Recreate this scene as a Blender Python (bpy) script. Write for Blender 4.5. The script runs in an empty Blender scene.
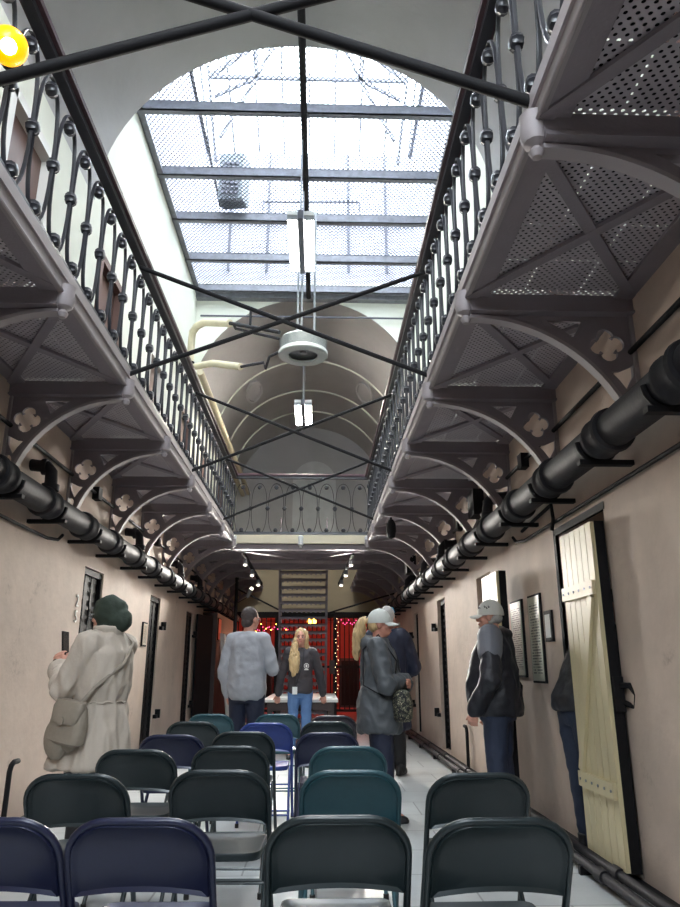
import bpy, bmesh, math, random
from mathutils import Vector, Matrix, noise
random.seed(7)
PI = math.pi
sc = bpy.context.scene
COL = sc.collection
V = Vector

# ------------------------------------------------------------------ materials
def lin(c):
    return tuple(((x / 255) / 12.92 if x / 255 <= .04045 else ((x / 255 + .055) / 1.055) ** 2.4) for x in c) + (1,)

def mat(name, rgb, rough=.6, metal=0., vary=0., vscale=3., bump=0., bscale=40., emit=None, estr=0., spec=.5, coat=0., stretch=(1, 1, 1), stain=None):
    m = bpy.data.materials.new(name); m.use_nodes = True
    nt = m.node_tree; N = nt.nodes; L = nt.links
    b = N['Principled BSDF']
    base = lin(rgb)
    b.inputs['Base Color'].default_value = base
    b.inputs['Roughness'].default_value = rough
    b.inputs['Metallic'].default_value = metal
    b.inputs['Specular IOR Level'].default_value = spec
    b.inputs['Coat Weight'].default_value = coat
    b.inputs['Coat Roughness'].default_value = .26
    if emit:
        b.inputs['Emission Color'].default_value = lin(emit); b.inputs['Emission Strength'].default_value = estr
    if vary or bump or stain:
        tc = N.new('ShaderNodeTexCoord'); mp = N.new('ShaderNodeMapping'); mp.inputs['Scale'].default_value = stretch
        L.new(tc.outputs['Object'], mp.inputs['Vector'])
    if vary:
        n1 = N.new('ShaderNodeTexNoise'); n1.inputs['Scale'].default_value = vscale; n1.inputs['Detail'].default_value = 8; n1.inputs['Roughness'].default_value = .65
        L.new(mp.outputs[0], n1.inputs['Vector'])
        r = N.new('ShaderNodeMapRange'); r.inputs['From Min'].default_value = .3; r.inputs['From Max'].default_value = .7
        r.inputs['To Min'].default_value = 1 - vary; r.inputs['To Max'].default_value = 1 + vary * .6
        L.new(n1.outputs[0], r.inputs[0])
        mx = N.new('ShaderNodeMix'); mx.data_type = 'RGBA'; mx.blend_type = 'MULTIPLY'; mx.inputs[0].default_value = 1
        mx.inputs[6].default_value = base; L.new(r.outputs[0], mx.inputs[7])
        out = mx.outputs[2]
        if stain:
            n2 = N.new('ShaderNodeTexNoise'); n2.inputs['Scale'].default_value = stain[1]; n2.inputs['Detail'].default_value = 10; n2.inputs['Roughness'].default_value = .75
            L.new(mp.outputs[0], n2.inputs['Vector'])
            r2 = N.new('ShaderNodeMapRange'); r2.inputs['From Min'].default_value = stain[2]; r2.inputs['From Max'].default_value = stain[2] + .12; r2.inputs['To Max'].default_value = stain[3]
            L.new(n2.outputs[0], r2.inputs[0])
            m2 = N.new('ShaderNodeMix'); m2.data_type = 'RGBA'; m2.inputs[7].default_value = lin(stain[0])
            L.new(r2.outputs[0], m2.inputs[0]); L.new(out, m2.inputs[6]); out = m2.outputs[2]
        L.new(out, b.inputs['Base Color'])
    if bump:
        n3 = N.new('ShaderNodeTexNoise'); n3.inputs['Scale'].default_value = bscale; n3.inputs['Detail'].default_value = 6
        L.new(mp.outputs[0], n3.inputs['Vector'])
        bp = N.new('ShaderNodeBump'); bp.inputs['Strength'].default_value = bump; bp.inputs['Distance'].default_value = .02
        L.new(n3.outputs[0], bp.inputs['Height']); L.new(bp.outputs[0], b.inputs['Normal'])
    return m

M = {}
M['plaster_low'] = mat('cell_wall_plaster', (214, 195, 180), .75, vary=.13, vscale=1.6, bump=.35, bscale=9, stain=((128, 108, 92), 2.2, .60, .55), spec=.3)
M['plaster_up'] = mat('cream_plaster', (226, 228, 216), .8, vary=.04, vscale=1.2, bump=.2, bscale=8, spec=.2)
M['vault'] = mat('grey_vault_plaster', (180, 179, 180), .85, vary=.08, vscale=.9, bump=.35, bscale=6, spec=.2)
M['end_plaster'] = mat('end_wall_plaster', (178, 166, 142), .8, vary=.1, vscale=1.1, bump=.3, bscale=7)
M['iron_grey'] = mat('painted_ironwork', (138, 130, 136), .6, vary=.07, vscale=5, bump=.15, bscale=60)
M['iron_light'] = mat('painted_iron_rib', (158, 150, 152), .6, vary=.06, vscale=5)
M['rail_iron'] = mat('railing_iron', (46, 47, 54), .3, vary=.1, vscale=20)
M['handrail'] = mat('maroon_handrail', (66, 40, 48), .4)
M['black'] = mat('black_iron', (22, 21, 24), .7, spec=.25, vary=.15, vscale=8)
M['pipe'] = mat('black_painted_pipe', (36, 35, 40), .62, vary=.2, vscale=6, bump=.15, bscale=25, spec=.3)
M['cream_pipe'] = mat('cream_lagged_pipe', (214, 204, 176), .6, vary=.1, vscale=7, stain=((150, 110, 60), 9, .62, .6))
M['beam'] = mat('galvanised_beam', (122, 124, 132), .45, metal=.2, vary=.25, vscale=9, stain=((90, 80, 78), 12, .55, .5))
M['steel'] = mat('grey_steel', (150, 153, 156), .4, metal=.5)
M['fixture'] = mat('white_enamel', (222, 222, 220), .4)
M['tube'] = mat('fluorescent_tube', (255, 255, 250), .5, emit=(255, 250, 240), estr=45)
M['tube_far'] = mat('fluorescent_tube_far', (255, 250, 238), .5, emit=(255, 246, 232), estr=190)
M['tube_fill'] = mat('fluorescent_fill_tube', (255, 250, 245), .5, emit=(245, 248, 255), estr=90)  # glow of the two added fill lamps out of view
M['drum'] = mat('fan_drum_enamel', (186, 192, 190), .45)
M['cream_wood'] = mat('cream_painted_boards', (216, 203, 164), .5, vary=.05, vscale=3, bump=.15, bscale=30, stretch=(4, 4, .6))
M['cream_groove'] = mat('board_groove', (150, 140, 104), .8)
M['brown_wood'] = mat('brown_door_paint', (108, 82, 74), .5, vary=.12, vscale=4)
M['white_wood'] = mat('white_door_frame', (218, 216, 210), .5)
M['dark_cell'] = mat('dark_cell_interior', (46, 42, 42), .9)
M['grey_board'] = mat('grey_door_sheet', (58, 56, 58), .9)
M['paper'] = mat('white_paper', (232, 234, 230), .7)
M['tiletop'] = mat('pale_table_top', (198, 198, 192), .35)
M['dark_wood'] = mat('dark_wood', (58, 44, 42), .5, vary=.2, vscale=6)
M['red_lit'] = mat('red_lit_wall', (168, 52, 44), .6, vary=.12, vscale=2)  # the far room's red light is also put into this wall colour
M['red_floor'] = mat('red_carpet', (150, 52, 46), .9)
M['chair_navy'] = mat('navy_painted_steel', (14, 23, 60), .5, metal=.3, vary=.08, vscale=30, coat=.8)
M['chair_green'] = mat('dark_green_painted_steel', (18, 35, 39), .5, metal=.3, vary=.08, vscale=30, coat=.8)
M['chair_teal'] = mat('teal_painted_steel', (34, 78, 88), .5, metal=.3, vary=.08, vscale=30, coat=.8)
M['chair_blue'] = mat('blue_painted_steel', (38, 62, 136), .5, metal=.3, vary=.08, vscale=30, coat=.8)
M['chair_plum'] = mat('plum_painted_steel', (40, 34, 48), .5, metal=.3, vary=.08, vscale=30, coat=.8)
M['rubber'] = mat('rubber_foot', (30, 30, 30), .8)
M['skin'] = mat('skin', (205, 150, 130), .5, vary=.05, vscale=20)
M['skin_dark'] = mat('darker_skin', (190, 132, 112), .5, vary=.05, vscale=20)  # slightly darker skin tone for two of the figures
M['blonde'] = mat('blonde_hair', (208, 178, 130), .45, vary=.35, vscale=30, bump=.8, bscale=60, stretch=(1, 1, .18))
M['grey_hair'] = mat('grey_hair', (120, 112, 108), .6, vary=.25, vscale=70, bump=.5, bscale=120)
M['short_hair'] = mat('short_dark_hair', (72, 62, 60), .7, vary=.25, vscale=70, bump=.4, bscale=120)
M['white_hair'] = mat('white_hair', (190, 186, 182), .6, vary=.2, vscale=60, bump=.5, bscale=120)
M['hijab'] = mat('dark_green_scarf', (46, 57, 47), .8, vary=.1, vscale=9, bump=.2, bscale=25)
M['coat'] = mat('beige_coat_cloth', (196, 184, 170), .7, vary=.05, vscale=8, bump=.15, bscale=60)
M['bag'] = mat('taupe_bag_leather', (150, 140, 126), .6, vary=.1, vscale=14, bump=.2, bscale=40)
M['black_cloth'] = mat('black_cloth', (24, 24, 28), .7, vary=.15, vscale=10, bump=.25, bscale=30)
M['jacket_black'] = mat('black_jacket', (32, 33, 40), .5, vary=.15, vscale=8, bump=.3, bscale=22)
M['grey_patch'] = mat('grey_jacket_panel', (112, 114, 122), .55)
M['sweat'] = mat('grey_sweatshirt', (170, 172, 178), .8, vary=.05, vscale=12, bump=.3, bscale=18)
M['navy_cloth'] = mat('navy_trouser_cloth', (26, 32, 54), .7, bump=.25, bscale=20)
M['hoodie'] = mat('charcoal_hoodie', (62, 58, 62), .75, vary=.08, vscale=14, bump=.25, bscale=20)
M['jeans'] = mat('blue_jeans', (84, 118, 164), .7, vary=.14, vscale=10, bump=.25, bscale=30)
M['jeans_dark'] = mat('dark_jeans', (38, 48, 70), .7, vary=.12, vscale=10, bump=.25, bscale=30)
M['olive_jacket'] = mat('dark_grey_green_jacket', (80, 84, 88), .55, vary=.1, vscale=8, bump=.35, bscale=16)
M['cap_white'] = mat('off_white_cap', (216, 214, 206), .7, bump=.15, bscale=60)
M['cap_grey'] = mat('pale_grey_cap', (200, 202, 196), .7, vary=.06, vscale=30)
M['cap_mark'] = mat('cap_dark_print', (60, 60, 66), .7)
M['shoe'] = mat('black_shoe', (26, 24, 26), .45)
M['glass_lens'] = mat('sunglass_lens', (60, 150, 190), .15)
M['eye_white'] = mat('eye_white', (230, 226, 222), .3)
M['eye_dark'] = mat('eye_iris', (40, 34, 30), .3)
M['lip'] = mat('lips', (176, 96, 92), .5)
M['brow'] = mat('eyebrow', (96, 76, 58), .7)
M['phone'] = mat('black_phone', (18, 18, 22), .2)
M['phone_pink'] = mat('pink_phone_case', (176, 96, 110), .5)
M['amber'] = mat('amber_lamp_glass', (255, 190, 0), .3, emit=(255, 176, 0), estr=1.1)
M['bulb'] = mat('lit_bulb', (255, 255, 240), .3, emit=(255, 248, 225), estr=9)
M['warm_bulb'] = mat('warm_bulb', (255, 190, 90), .3, emit=(255, 180, 70), estr=12)
M['pink_bulb'] = mat('pink_fairy_bulb', (255, 90, 160), .3, emit=(255, 80, 150), estr=3)
M['white_bulb'] = mat('pale_fairy_bulb', (255, 225, 180), .3, emit=(255, 220, 170), estr=3)
M['spot_glow'] = mat('spot_face', (255, 250, 235), .3, emit=(255, 245, 225), estr=2.5)
M['lantern_wall'] = mat('rooflight_lining', (196, 198, 206), .8, vary=.08, vscale=3)
M['truss'] = mat('rooflight_truss', (84, 86, 96), .5)
M['red_sign_glow'] = mat('orange_red_poster_glow', (186, 74, 50), .6, vary=.3, vscale=14, emit=(200, 70, 40), estr=.25)  # poster is no lamp; a weak glow is added to its colour
M['extract'] = mat('grey_extract_unit', (120, 130, 132), .6)
M['digit'] = mat('white_painted_digit', (235, 232, 226), .6)

def floor_mat():
    m = mat('concrete_flags', (198, 202, 202), .36, vary=.14, vscale=1.5, bump=.12, bscale=30, spec=.5)
    nt = m.node_tree; N = nt.nodes; L = nt.links; b = N['Principled BSDF']
    src = b.inputs['Base Color'].links[0].from_socket
    tc = N.new('ShaderNodeTexCoord')
    br = N.new('ShaderNodeTexBrick'); br.inputs['Scale'].default_value = 1; br.inputs['Mortar Size'].default_value = .006
    br.inputs['Brick Width'].default_value = .9; br.inputs['Row Height'].default_value = .6
    br.inputs['Color1'].default_value = (1, 1, 1, 1); br.inputs['Color2'].default_value = (.86, .87, .88, 1); br.inputs['Mortar'].default_value = (.45, .45, .46, 1)
    L.new(tc.outputs['Object'], br.inputs['Vector'])
    mx = N.new('ShaderNodeMix'); mx.data_type = 'RGBA'; mx.blend_type = 'MULTIPLY'; mx.inputs[0].default_value = 1
    L.new(src, mx.inputs[6]); L.new(br.outputs[0], mx.inputs[7]); L.new(mx.outputs[2], b.inputs['Base Color'])
    return m
M['floor'] = floor_mat()

def perforated():
    m = mat('perforated_iron_plate', (184, 176, 182), .6, vary=.1, vscale=4)
    nt = m.node_tree; N = nt.nodes; L = nt.links; b = N['Principled BSDF']
    tc = N.new('ShaderNodeTexCoord'); sp = N.new('ShaderNodeSeparateXYZ'); L.new(tc.outputs['Object'], sp.inputs[0])
    def mth(op, a, bb=None):
        n = N.new('ShaderNodeMath'); n.operation = op
        for i, x in enumerate((a, bb)):
            if x is None: continue
            if isinstance(x, (int, float)): n.inputs[i].default_value = x
            else: L.new(x, n.inputs[i])
        return n.outputs[0]
    p = .0215
    x = mth('DIVIDE', sp.outputs[0], p); y = mth('DIVIDE', sp.outputs[1], p)
    u = mth('ADD', x, y); v = mth('SUBTRACT', x, y)
    fu = mth('SUBTRACT', mth('FRACT', mth('MULTIPLY', u, .5)), .5); fv = mth('SUBTRACT', mth('FRACT', mth('MULTIPLY', v, .5)), .5)
    d = mth('ADD', mth('MULTIPLY', fu, fu), mth('MULTIPLY', fv, fv))
    hole = mth('GREATER_THAN', d, .075)       # 1 = metal
    L.new(hole, b.inputs['Alpha'])
    return m
M['perf'] = perforated()

def glass_mat():
    m = bpy.data.materials.new('rooflight_glass'); m.use_nodes = True
    nt = m.node_tree; N = nt.nodes; L = nt.links
    for n in list(N):
        if n.type != 'OUTPUT_MATERIAL': N.remove(n)
    o = [n for n in N][0]
    t = N.new('ShaderNodeBsdfTransparent'); t.inputs[0].default_value = (.93, .95, .97, 1)
    g = N.new('ShaderNodeBsdfGlossy'); g.inputs['Roughness'].default_value = .1
    
    mx = N.new('ShaderNodeMixShader'); mx.inputs[0].default_value = .05; L.new(t.outputs[0], mx.inputs[1]); L.new(g.outputs[0], mx.inputs[2]); L.new(mx.outputs[0], o.inputs[0])
    return m
M['glass'] = glass_mat()

def text_panel(name, bg, ink, rows):
    m = mat(name, bg, .35)
    nt = m.node_tree; N = nt.nodes; L = nt.links; b = N['Principled BSDF']
    tc = N.new('ShaderNodeTexCoord'); sp = N.new('ShaderNodeSeparateXYZ'); L.new(tc.outputs['Generated'], sp.inputs[0])
    def mth(op, a, bb=None):
        n = N.new('ShaderNodeMath'); n.operation = op
        for i, x in enumerate((a, bb)):
            if x is None: continue
            if isinstance(x, (int, float)): n.inputs[i].default_value = x
            else: L.new(x, n.inputs[i])
        return n.outputs[0]
    z = sp.outputs[2]; y = sp.outputs[1]
    row = mth('MULTIPLY', z, rows)
    line = mth('GREATER_THAN', mth('FRACT', row), .52)
    wn = N.new('ShaderNodeTexWhiteNoise'); wn.noise_dimensions = '2D'
    cb = N.new('ShaderNodeCombineXYZ'); L.new(mth('FLOOR', mth('MULTIPLY', y, 22)), cb.inputs[0]); L.new(mth('FLOOR', row), cb.inputs[1]); L.new(cb.outputs[0], wn.inputs['Vector'])
    word = mth('GREATER_THAN', wn.outputs[0], .25)
    mar = mth('MULTIPLY', mth('GREATER_THAN', y, .1), mth('LESS_THAN', y, .9))
    mar2 = mth('MULTIPLY', mth('GREATER_THAN', z, .08), mth('LESS_THAN', z, .92))
    k = mth('MULTIPLY', mth('MULTIPLY', line, word), mth('MULTIPLY', mar, mar2))
    mx = N.new('ShaderNodeMix'); mx.data_type = 'RGBA'; mx.inputs[6].default_value = lin(bg); mx.inputs[7].default_value = lin(ink)
    L.new(k, mx.inputs[0]); L.new(mx.outputs[2], b.inputs['Base Color'])
    return m
M['notice'] = text_panel('printed_notice_sheet', (176, 192, 180), (70, 84, 80), 34)
M['notice2'] = text_panel('printed_notice_cream', (200, 200, 184), (84, 88, 84), 30)

def camo():
    m = mat('leaf_patterned_cloth', (70, 70, 62), .8)
    nt = m.node_tree; N = nt.nodes; L = nt.links; b = N['Principled BSDF']
    tc = N.new('ShaderNodeTexCoord'); v = N.new('ShaderNodeTexVoronoi'); v.inputs['Scale'].default_value = 38
    nz = N.new('ShaderNodeTexNoise'); nz.inputs['Scale'].default_value = 26; nz.inputs['Detail'].default_value = 3
    L.new(tc.outputs['Object'], nz.inputs['Vector']); L.new(nz.outputs['Color'], v.inputs['Vector'])
    v.inputs['Scale'].default_value = 7
    r = N.new('ShaderNodeValToRGB'); r.color_ramp.interpolation = 'CONSTANT'
    e = r.color_ramp.elements; e[0].color = lin((188, 178, 150)); e[1].position = .28; e[1].color = lin((40, 42, 38))
    q = e.new(.42); q.color = lin((110, 112, 92)); q = e.new(.55); q.color = lin((28, 28, 30))
    L.new(v.outputs['Distance'], r.inputs[0]); L.new(r.outputs[0], b.inputs['Base Color'])
    return m
M['camo'] = camo()

# ------------------------------------------------------------------ mesh helpers
class MB:
    def __init__(s): s.bm = bmesh.new(); s.T = Matrix()
    def face(s, vs):
        try: return s.bm.faces.new(vs)
        except ValueError: return None
    def v(s, p): return s.bm.verts.new(s.T @ V(p))
    def box(s, a, b):
        (x0, y0, z0), (x1, y1, z1) = a, b
        q = [s.v(p) for p in ((x0, y0, z0), (x1, y0, z0), (x1, y1, z0), (x0, y1, z0), (x0, y0, z1), (x1, y0, z1), (x1, y1, z1), (x0, y1, z1))]
        for f in ((0, 3, 2, 1), (4, 5, 6, 7), (0, 1, 5, 4), (1, 2, 6, 5), (2, 3, 7, 6), (3, 0, 4, 7)): s.face([q[i] for i in f])
        return s
    def bar(s, p, q, w, h, up=(0, 0, 1)):
        p, q = V(p), V(q); d = (q - p).normalized(); up = V(up)
        sx = d.cross(up)
        if sx.length < 1e-4: sx = d.cross(V((1, 0, 0)))
        sx.normalize(); sy = sx.cross(d)
        vs = []
        for c in (p, q):
            for i, j in ((-1, -1), (1, -1), (1, 1), (-1, 1)): vs.append(s.v(c + sx * i * w / 2 + sy * j * h / 2))
        for f in ((0, 3, 2, 1), (4, 5, 6, 7), (0, 1, 5, 4), (1, 2, 6, 5), (2, 3, 7, 6), (3, 0, 4, 7)): s.face([vs[i] for i in f])
        return s
    def rings(s, rings, cap=True, closed=False):
        R = [[s.v(p) for p in r] for r in rings]; n = len(R[0])
        rng = range(len(R)) if closed else range(len(R) - 1)
        for i in rng:
            a, b = R[i], R[(i + 1) % len(R)]
            for j in range(n): s.face((a[j], a[(j + 1) % n], b[(j + 1) % n], b[j]))
        if cap and not closed:
            s.face(R[0][::-1]); s.face(R[-1])
        return s
    def tube(s, path, r, seg=10, closed=False, flat=None, refn=None):
        P = [V(p) for p in path]; n = len(P); rs = r if isinstance(r, (list, tuple)) else [r] * n
        out = []; ref = V(refn) if refn else None
        for i in range(n):
            if closed: t = P[(i + 1) % n] - P[i - 1]
            else: t = P[min(i + 1, n - 1)] - P[max(i - 1, 0)]
            t.normalize()
            if ref is None:
                ref = V((0, 0, 1)) if abs(t.z) < .9 else V((1, 0, 0))
            a = ref - t * ref.dot(t)
            if a.length < 1e-5: a = t.orthogonal()
            a.normalize(); b = t.cross(a)
            if not refn: ref = a
            fl = flat if flat else 1
            out.append([P[i] + a * rs[i] * math.cos(k * 2 * PI / seg) + b * rs[i] * fl * math.sin(k * 2 * PI / seg) for k in range(seg)])
        return s.rings(out, True, closed)
    def cyl(s, p, q, r, r2=None, seg=16): return s.tube([p, q], [r, r if r2 is None else r2], seg)
    def ell(s, c, r, seg=20, n=12, R=None):
        c = V(c); R = R or Matrix.Identity(3); rs = []
        for i in range(1, n):
            t = PI * i / n
            rs.append([c + R @ V((r[0] * math.sin(t) * math.cos(k * 2 * PI / seg), r[1] * math.sin(t) * math.sin(k * 2 * PI / seg), -r[2] * math.cos(t))) for k in range(seg)])
        Rg = [[s.v(p) for p in q] for q in rs]
        a = s.v(c + R @ V((0, 0, -r[2]))); b = s.v(c + R @ V((0, 0, r[2])))
        for i in range(len(Rg) - 1):
            for j in range(seg): s.face((Rg[i][j], Rg[i][(j + 1) % seg], Rg[i + 1][(j + 1) % seg], Rg[i + 1][j]))
        for j in range(seg): s.face((a, Rg[0][(j + 1) % seg], Rg[0][j])); s.face((b, Rg[-1][j], Rg[-1][(j + 1) % seg]))
        return s
    def cap(s, p, q, r0, r1, seg=14):
        p, q = V(p), V(q); d = q - p; L = d.length
        if L < 1e-5: return s.ell(p, (r0,) * 3)
        d.normalize(); a = d.orthogonal().normalized(); b = d.cross(a); rs = []
        for t in (-85, -60, -30, 0):
            t = math.radians(t); c = p + d * r0 * math.sin(t); rr = r0 * math.cos(t)
            rs.append([c + (a * math.cos(k * 2 * PI / seg) + b * math.sin(k * 2 * PI / seg)) * rr for k in range(seg)])
        for t in (0, 30, 60, 85):
            t = math.radians(t); c = q + d * r1 * math.sin(t); rr = r1 * math.cos(t)
            rs.append([c + (a * math.cos(k * 2 * PI / seg) + b * math.sin(k * 2 * PI / seg)) * rr for k in range(seg)])
        return s.rings(rs)
    def chain(s, pts, rs):
        for i in range(len(pts) - 1): s.cap(pts[i], pts[i + 1], rs[i], rs[i + 1])
        return s
    def loft(s, secs, seg=28, pw=2.3):
        """secs: (x,y,z,rx,ry) horizontal super-ellipses"""
        rs = []
        for (x, y, z, rx, ry) in secs:
            r = []
            for k in range(seg):
                t = k * 2 * PI / seg; c, d = math.cos(t), math.sin(t)
                r.append(V((x + rx * math.copysign(abs(c) ** (2 / pw), c), y + ry * math.copysign(abs(d) ** (2 / pw), d), z)))
            rs.append(r)
        return s.rings(rs)
    def lathe(s, c, prof, seg=20, axis='Z', closed=False):
        c = V(c); rs = []
        for r, h in prof:
            q = []
            for k in range(seg):
                t = k * 2 * PI / seg; a, b = r * math.cos(t), r * math.sin(t)
                q.append(c + (V((a, b, h)) if axis == 'Z' else V((a, h, b)) if axis == 'Y' else V((h, a, b))))
            rs.append(q)
        return s.rings(rs, not closed, closed)
    def poly(s, pts, d):
        """extrude a planar polygon by vector d"""
        d = V(d); a = [s.v(p) for p in pts]; b = [s.v(V(p) + d) for p in pts]; n = len(a)
        s.face(a[::-1]); s.face(b)
        for i in range(n): s.face((a[i], a[(i + 1) % n], b[(i + 1) % n], b[i]))
        return s
    def mesh(s, name, m, smooth=True):
        bmesh.ops.recalc_face_normals(s.bm, faces=s.bm.faces)
        me = bpy.data.meshes.new(name); s.bm.to_mesh(me); s.bm.free()
        me.materials.append(m)
        if smooth: shade(me)
        return me
    def build(s, name, m, parent=None, smooth=True, world=True, loc=None):
        if parent is not None and world:
            bmesh.ops.translate(s.bm, verts=s.bm.verts, vec=-parent.location)
        if loc is not None: bmesh.ops.translate(s.bm, verts=s.bm.verts, vec=-V(loc))
        o = bpy.data.objects.new(name, s.mesh(name, m, smooth)); COL.objects.link(o)
        if parent is not None: o.parent = parent
        if loc is not None: o.location = loc
        return o

def shade(me, ang=38):
    for p in me.polygons: p.use_smooth = True
    bm = bmesh.new(); bm.from_mesh(me); a = math.radians(ang)
    for e in bm.edges:
        if len(e.link_faces) == 2 and e.calc_face_angle(0) > a: e.smooth = False
    bm.to_mesh(me); bm.free()

def tag(o, label=None, cat=None, group=None, kind=None):
    if label: o['label'] = label
    if cat: o['category'] = cat
    if group: o['group'] = group
    if kind: o['kind'] = kind
    return o
def empty(name, loc, label=None, cat=None, group=None, rz=0):
    o = bpy.data.objects.new(name, None); COL.objects.link(o); o.location = loc; o.rotation_euler = (0, 0, rz); o.empty_display_size = .1
    return tag(o, label, cat, group)
def struct(o, label=None): o['kind'] = 'structure'; return o
def inst(name, data, parent, loc=(0, 0, 0), rot=(0, 0, 0)):
    o = bpy.data.objects.new(name, data); COL.objects.link(o); o.parent = parent; o.location = loc; o.rotation_euler = rot; return o
def copy_tree(o, parent=None):
    kids = list(o.children); c = o.copy(); COL.objects.link(c); c.parent = parent
    for ch in kids: copy_tree(ch, c)
    return c
ORD = ['first', 'second', 'third', 'fourth', 'fifth', 'sixth', 'seventh', 'eighth', 'ninth', 'tenth', 'eleventh', 'twelfth', 'thirteenth', 'fourteenth', 'fifteenth']

def curve_shape(outer, holes, thick):
    """2D outline with holes -> mesh data in the XY plane, thickness centred on z=0"""
    cu = bpy.data.curves.new('tmp', 'CURVE'); cu.dimensions = '2D'; cu.fill_mode = 'BOTH'; cu.extrude = thick / 2
    for pts in [outer] + holes:
        sp = cu.splines.new('POLY'); sp.points.add(len(pts) - 1)
        for p, q in zip(sp.points, pts): p.co = (q[0], q[1], 0, 1)
        sp.use_cyclic_u = True
    o = bpy.data.objects.new('tmp', cu); COL.objects.link(o); bpy.context.view_layer.update()
    me = bpy.data.meshes.new_from_object(o.evaluated_get(bpy.context.evaluated_depsgraph_get()))
    bpy.data.objects.remove(o); bpy.data.curves.remove(cu); return me

def text_mesh(txt, size, thick, m, name):
    cu = bpy.data.curves.new('tmp', 'FONT'); cu.body = txt; cu.size = size; cu.extrude = thick; cu.align_x = 'CENTER'; cu.space_line = .9
    o = bpy.data.objects.new('tmp', cu); COL.objects.link(o); bpy.context.view_layer.update()
    me = bpy.data.meshes.new_from_object(o.evaluated_get(bpy.context.evaluated_depsgraph_get())); me.name = name
    bpy.data.objects.remove(o); bpy.data.curves.remove(cu); me.materials.clear(); me.materials.append(m); return me

def remesh(mb, name, m, voxel, smooth=4, fold=0, fscale=(6, 6, 3), parent=None, seed=0, hem=None):
    """weld overlapping solids into one continuous skin"""
    o = bpy.data.objects.new(name, mb.mesh(name, m, False)); COL.objects.link(o)
    md = o.modifiers.new('r', 'REMESH'); md.mode = 'VOXEL'; md.voxel_size = voxel
    if smooth:
        sm = o.modifiers.new('s', 'SMOOTH'); sm.factor = .5; sm.iterations = smooth
    bpy.context.view_layer.update()
    me = bpy.data.meshes.new_from_object(o.evaluated_get(bpy.context.evaluated_depsgraph_get()))
    bpy.data.objects.remove(o); me.name = name
    if not me.materials: me.materials.append(m)
    if fold:
        off = V((seed * 3.1, seed * 1.7, seed * .9))
        nv = [v.normal.copy() for v in me.vertices]
        for v, n in zip(me.vertices, nv):
            p = V((v.co.x * fscale[0], v.co.y * fscale[1], v.co.z * fscale[2])) * 1.5 + off
            d = noise.noise(p) + .5 * noise.noise(p * 2.1)
            r = 1 - abs(noise.noise(p * .8 + V((5, 5, 5)))) * 2
            v.co += n * fold * 1.6 * (d * .6 + r * .6)
    for p in me.polygons: p.use_smooth = True
    o = bpy.data.objects.new(name, me); COL.objects.link(o)
    if parent is not None: o.parent = parent
    return o

# ------------------------------------------------------------------ setting
XL, XR = -2.39, 1.85           # corridor walls
BL, BR = -1.53, .88            # edges of the void between the walkways
ZD = 3.32                      # underside of walkways
ZS = 8.1                       # rooflight grid
CX = (XL + XR) / 2; RAD = (XR - XL) / 2; ZC = ZS - .08 - RAD
Y0, Y1, YE, YB = 6.33, 12.1, 19.7, -3.2
BAY = 1.41; BY = [.90 + BAY * k for k in range(-2, 14) if .90 + BAY * k < YE]

def wall(name, m, x0, x1, ya, yb, za, zb, holes):
    mb = MB(); ys = sorted({ya, yb} | {h[0] for h in holes} | {h[1] for h in holes})
    ys = [y for y in ys if ya <= y <= yb]
    for a, b in zip(ys, ys[1:]):
        hs = sorted([h for h in holes if h[0] <= a and h[1] >= b], key=lambda h: h[2]); z = za
        for h in hs:
            if h[2] > z: mb.box((x0, a, z), (x1, b, h[2]))
            z = h[3]
        if z < zb: mb.box((x0, a, z), (x1, b, zb))
    return struct(mb.build(name, m, smooth=False))

DL = [(1.4, 2.1), (4.45, 5.1), (7.27, 7.92), (10.2, 10.85), (13.05, 13.7), (15.9, 16.55)]
DR = [(-.9, -.2), (1.5, 2.3), (4.42, 5.37), (7.55, 8.25), (10.4, 11.1), (13.3, 13.9), (16.2, 16.8)]
DL = [d for d in DL if d[0] > 7] + [(1.4, 2.1)]
wall('wall_left', M['plaster_low'], XL - .4, XL, YB, YE, 0, ZD + .12, [(a, b, .06, 2.2) for a, b in DL])
wall('wall_right', M['plaster_low'], XR, XR + .4, YB, YE, 0, ZD + .12, [(a, b, .06, 2.2) for a, b in DR])
UD = [(-.2 + 2.3 * k, .65 + 2.3 * k) for k in range(0, 8)]
wall('wall_upper_left', M['plaster_up'], XL - .4, XL, YB, YE, ZD + .12, ZS + .12, [(a, b, ZD + .14, 5.5) for a, b in UD])
wall('wall_upper_right', M['plaster_up'], XR, XR + .4, YB, YE, ZD + .12, ZS + .12, [(a, b, ZD + .14, 5.5) for a, b in UD])
# dark cells behind the openings
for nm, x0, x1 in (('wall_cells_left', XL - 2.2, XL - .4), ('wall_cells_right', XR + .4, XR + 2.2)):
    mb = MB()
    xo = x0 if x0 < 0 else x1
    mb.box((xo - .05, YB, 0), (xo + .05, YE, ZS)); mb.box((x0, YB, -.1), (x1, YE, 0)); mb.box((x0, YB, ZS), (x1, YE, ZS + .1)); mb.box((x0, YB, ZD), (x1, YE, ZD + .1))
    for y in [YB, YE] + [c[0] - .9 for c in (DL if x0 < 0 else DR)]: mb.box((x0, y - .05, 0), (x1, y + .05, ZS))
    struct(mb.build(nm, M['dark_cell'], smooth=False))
mb = MB(); mb.box((XL - .4, YB - .2, -.2), (XR + .4, YE + 5, 0)); struct(mb.build('floor', M['floor'], smooth=False))

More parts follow.
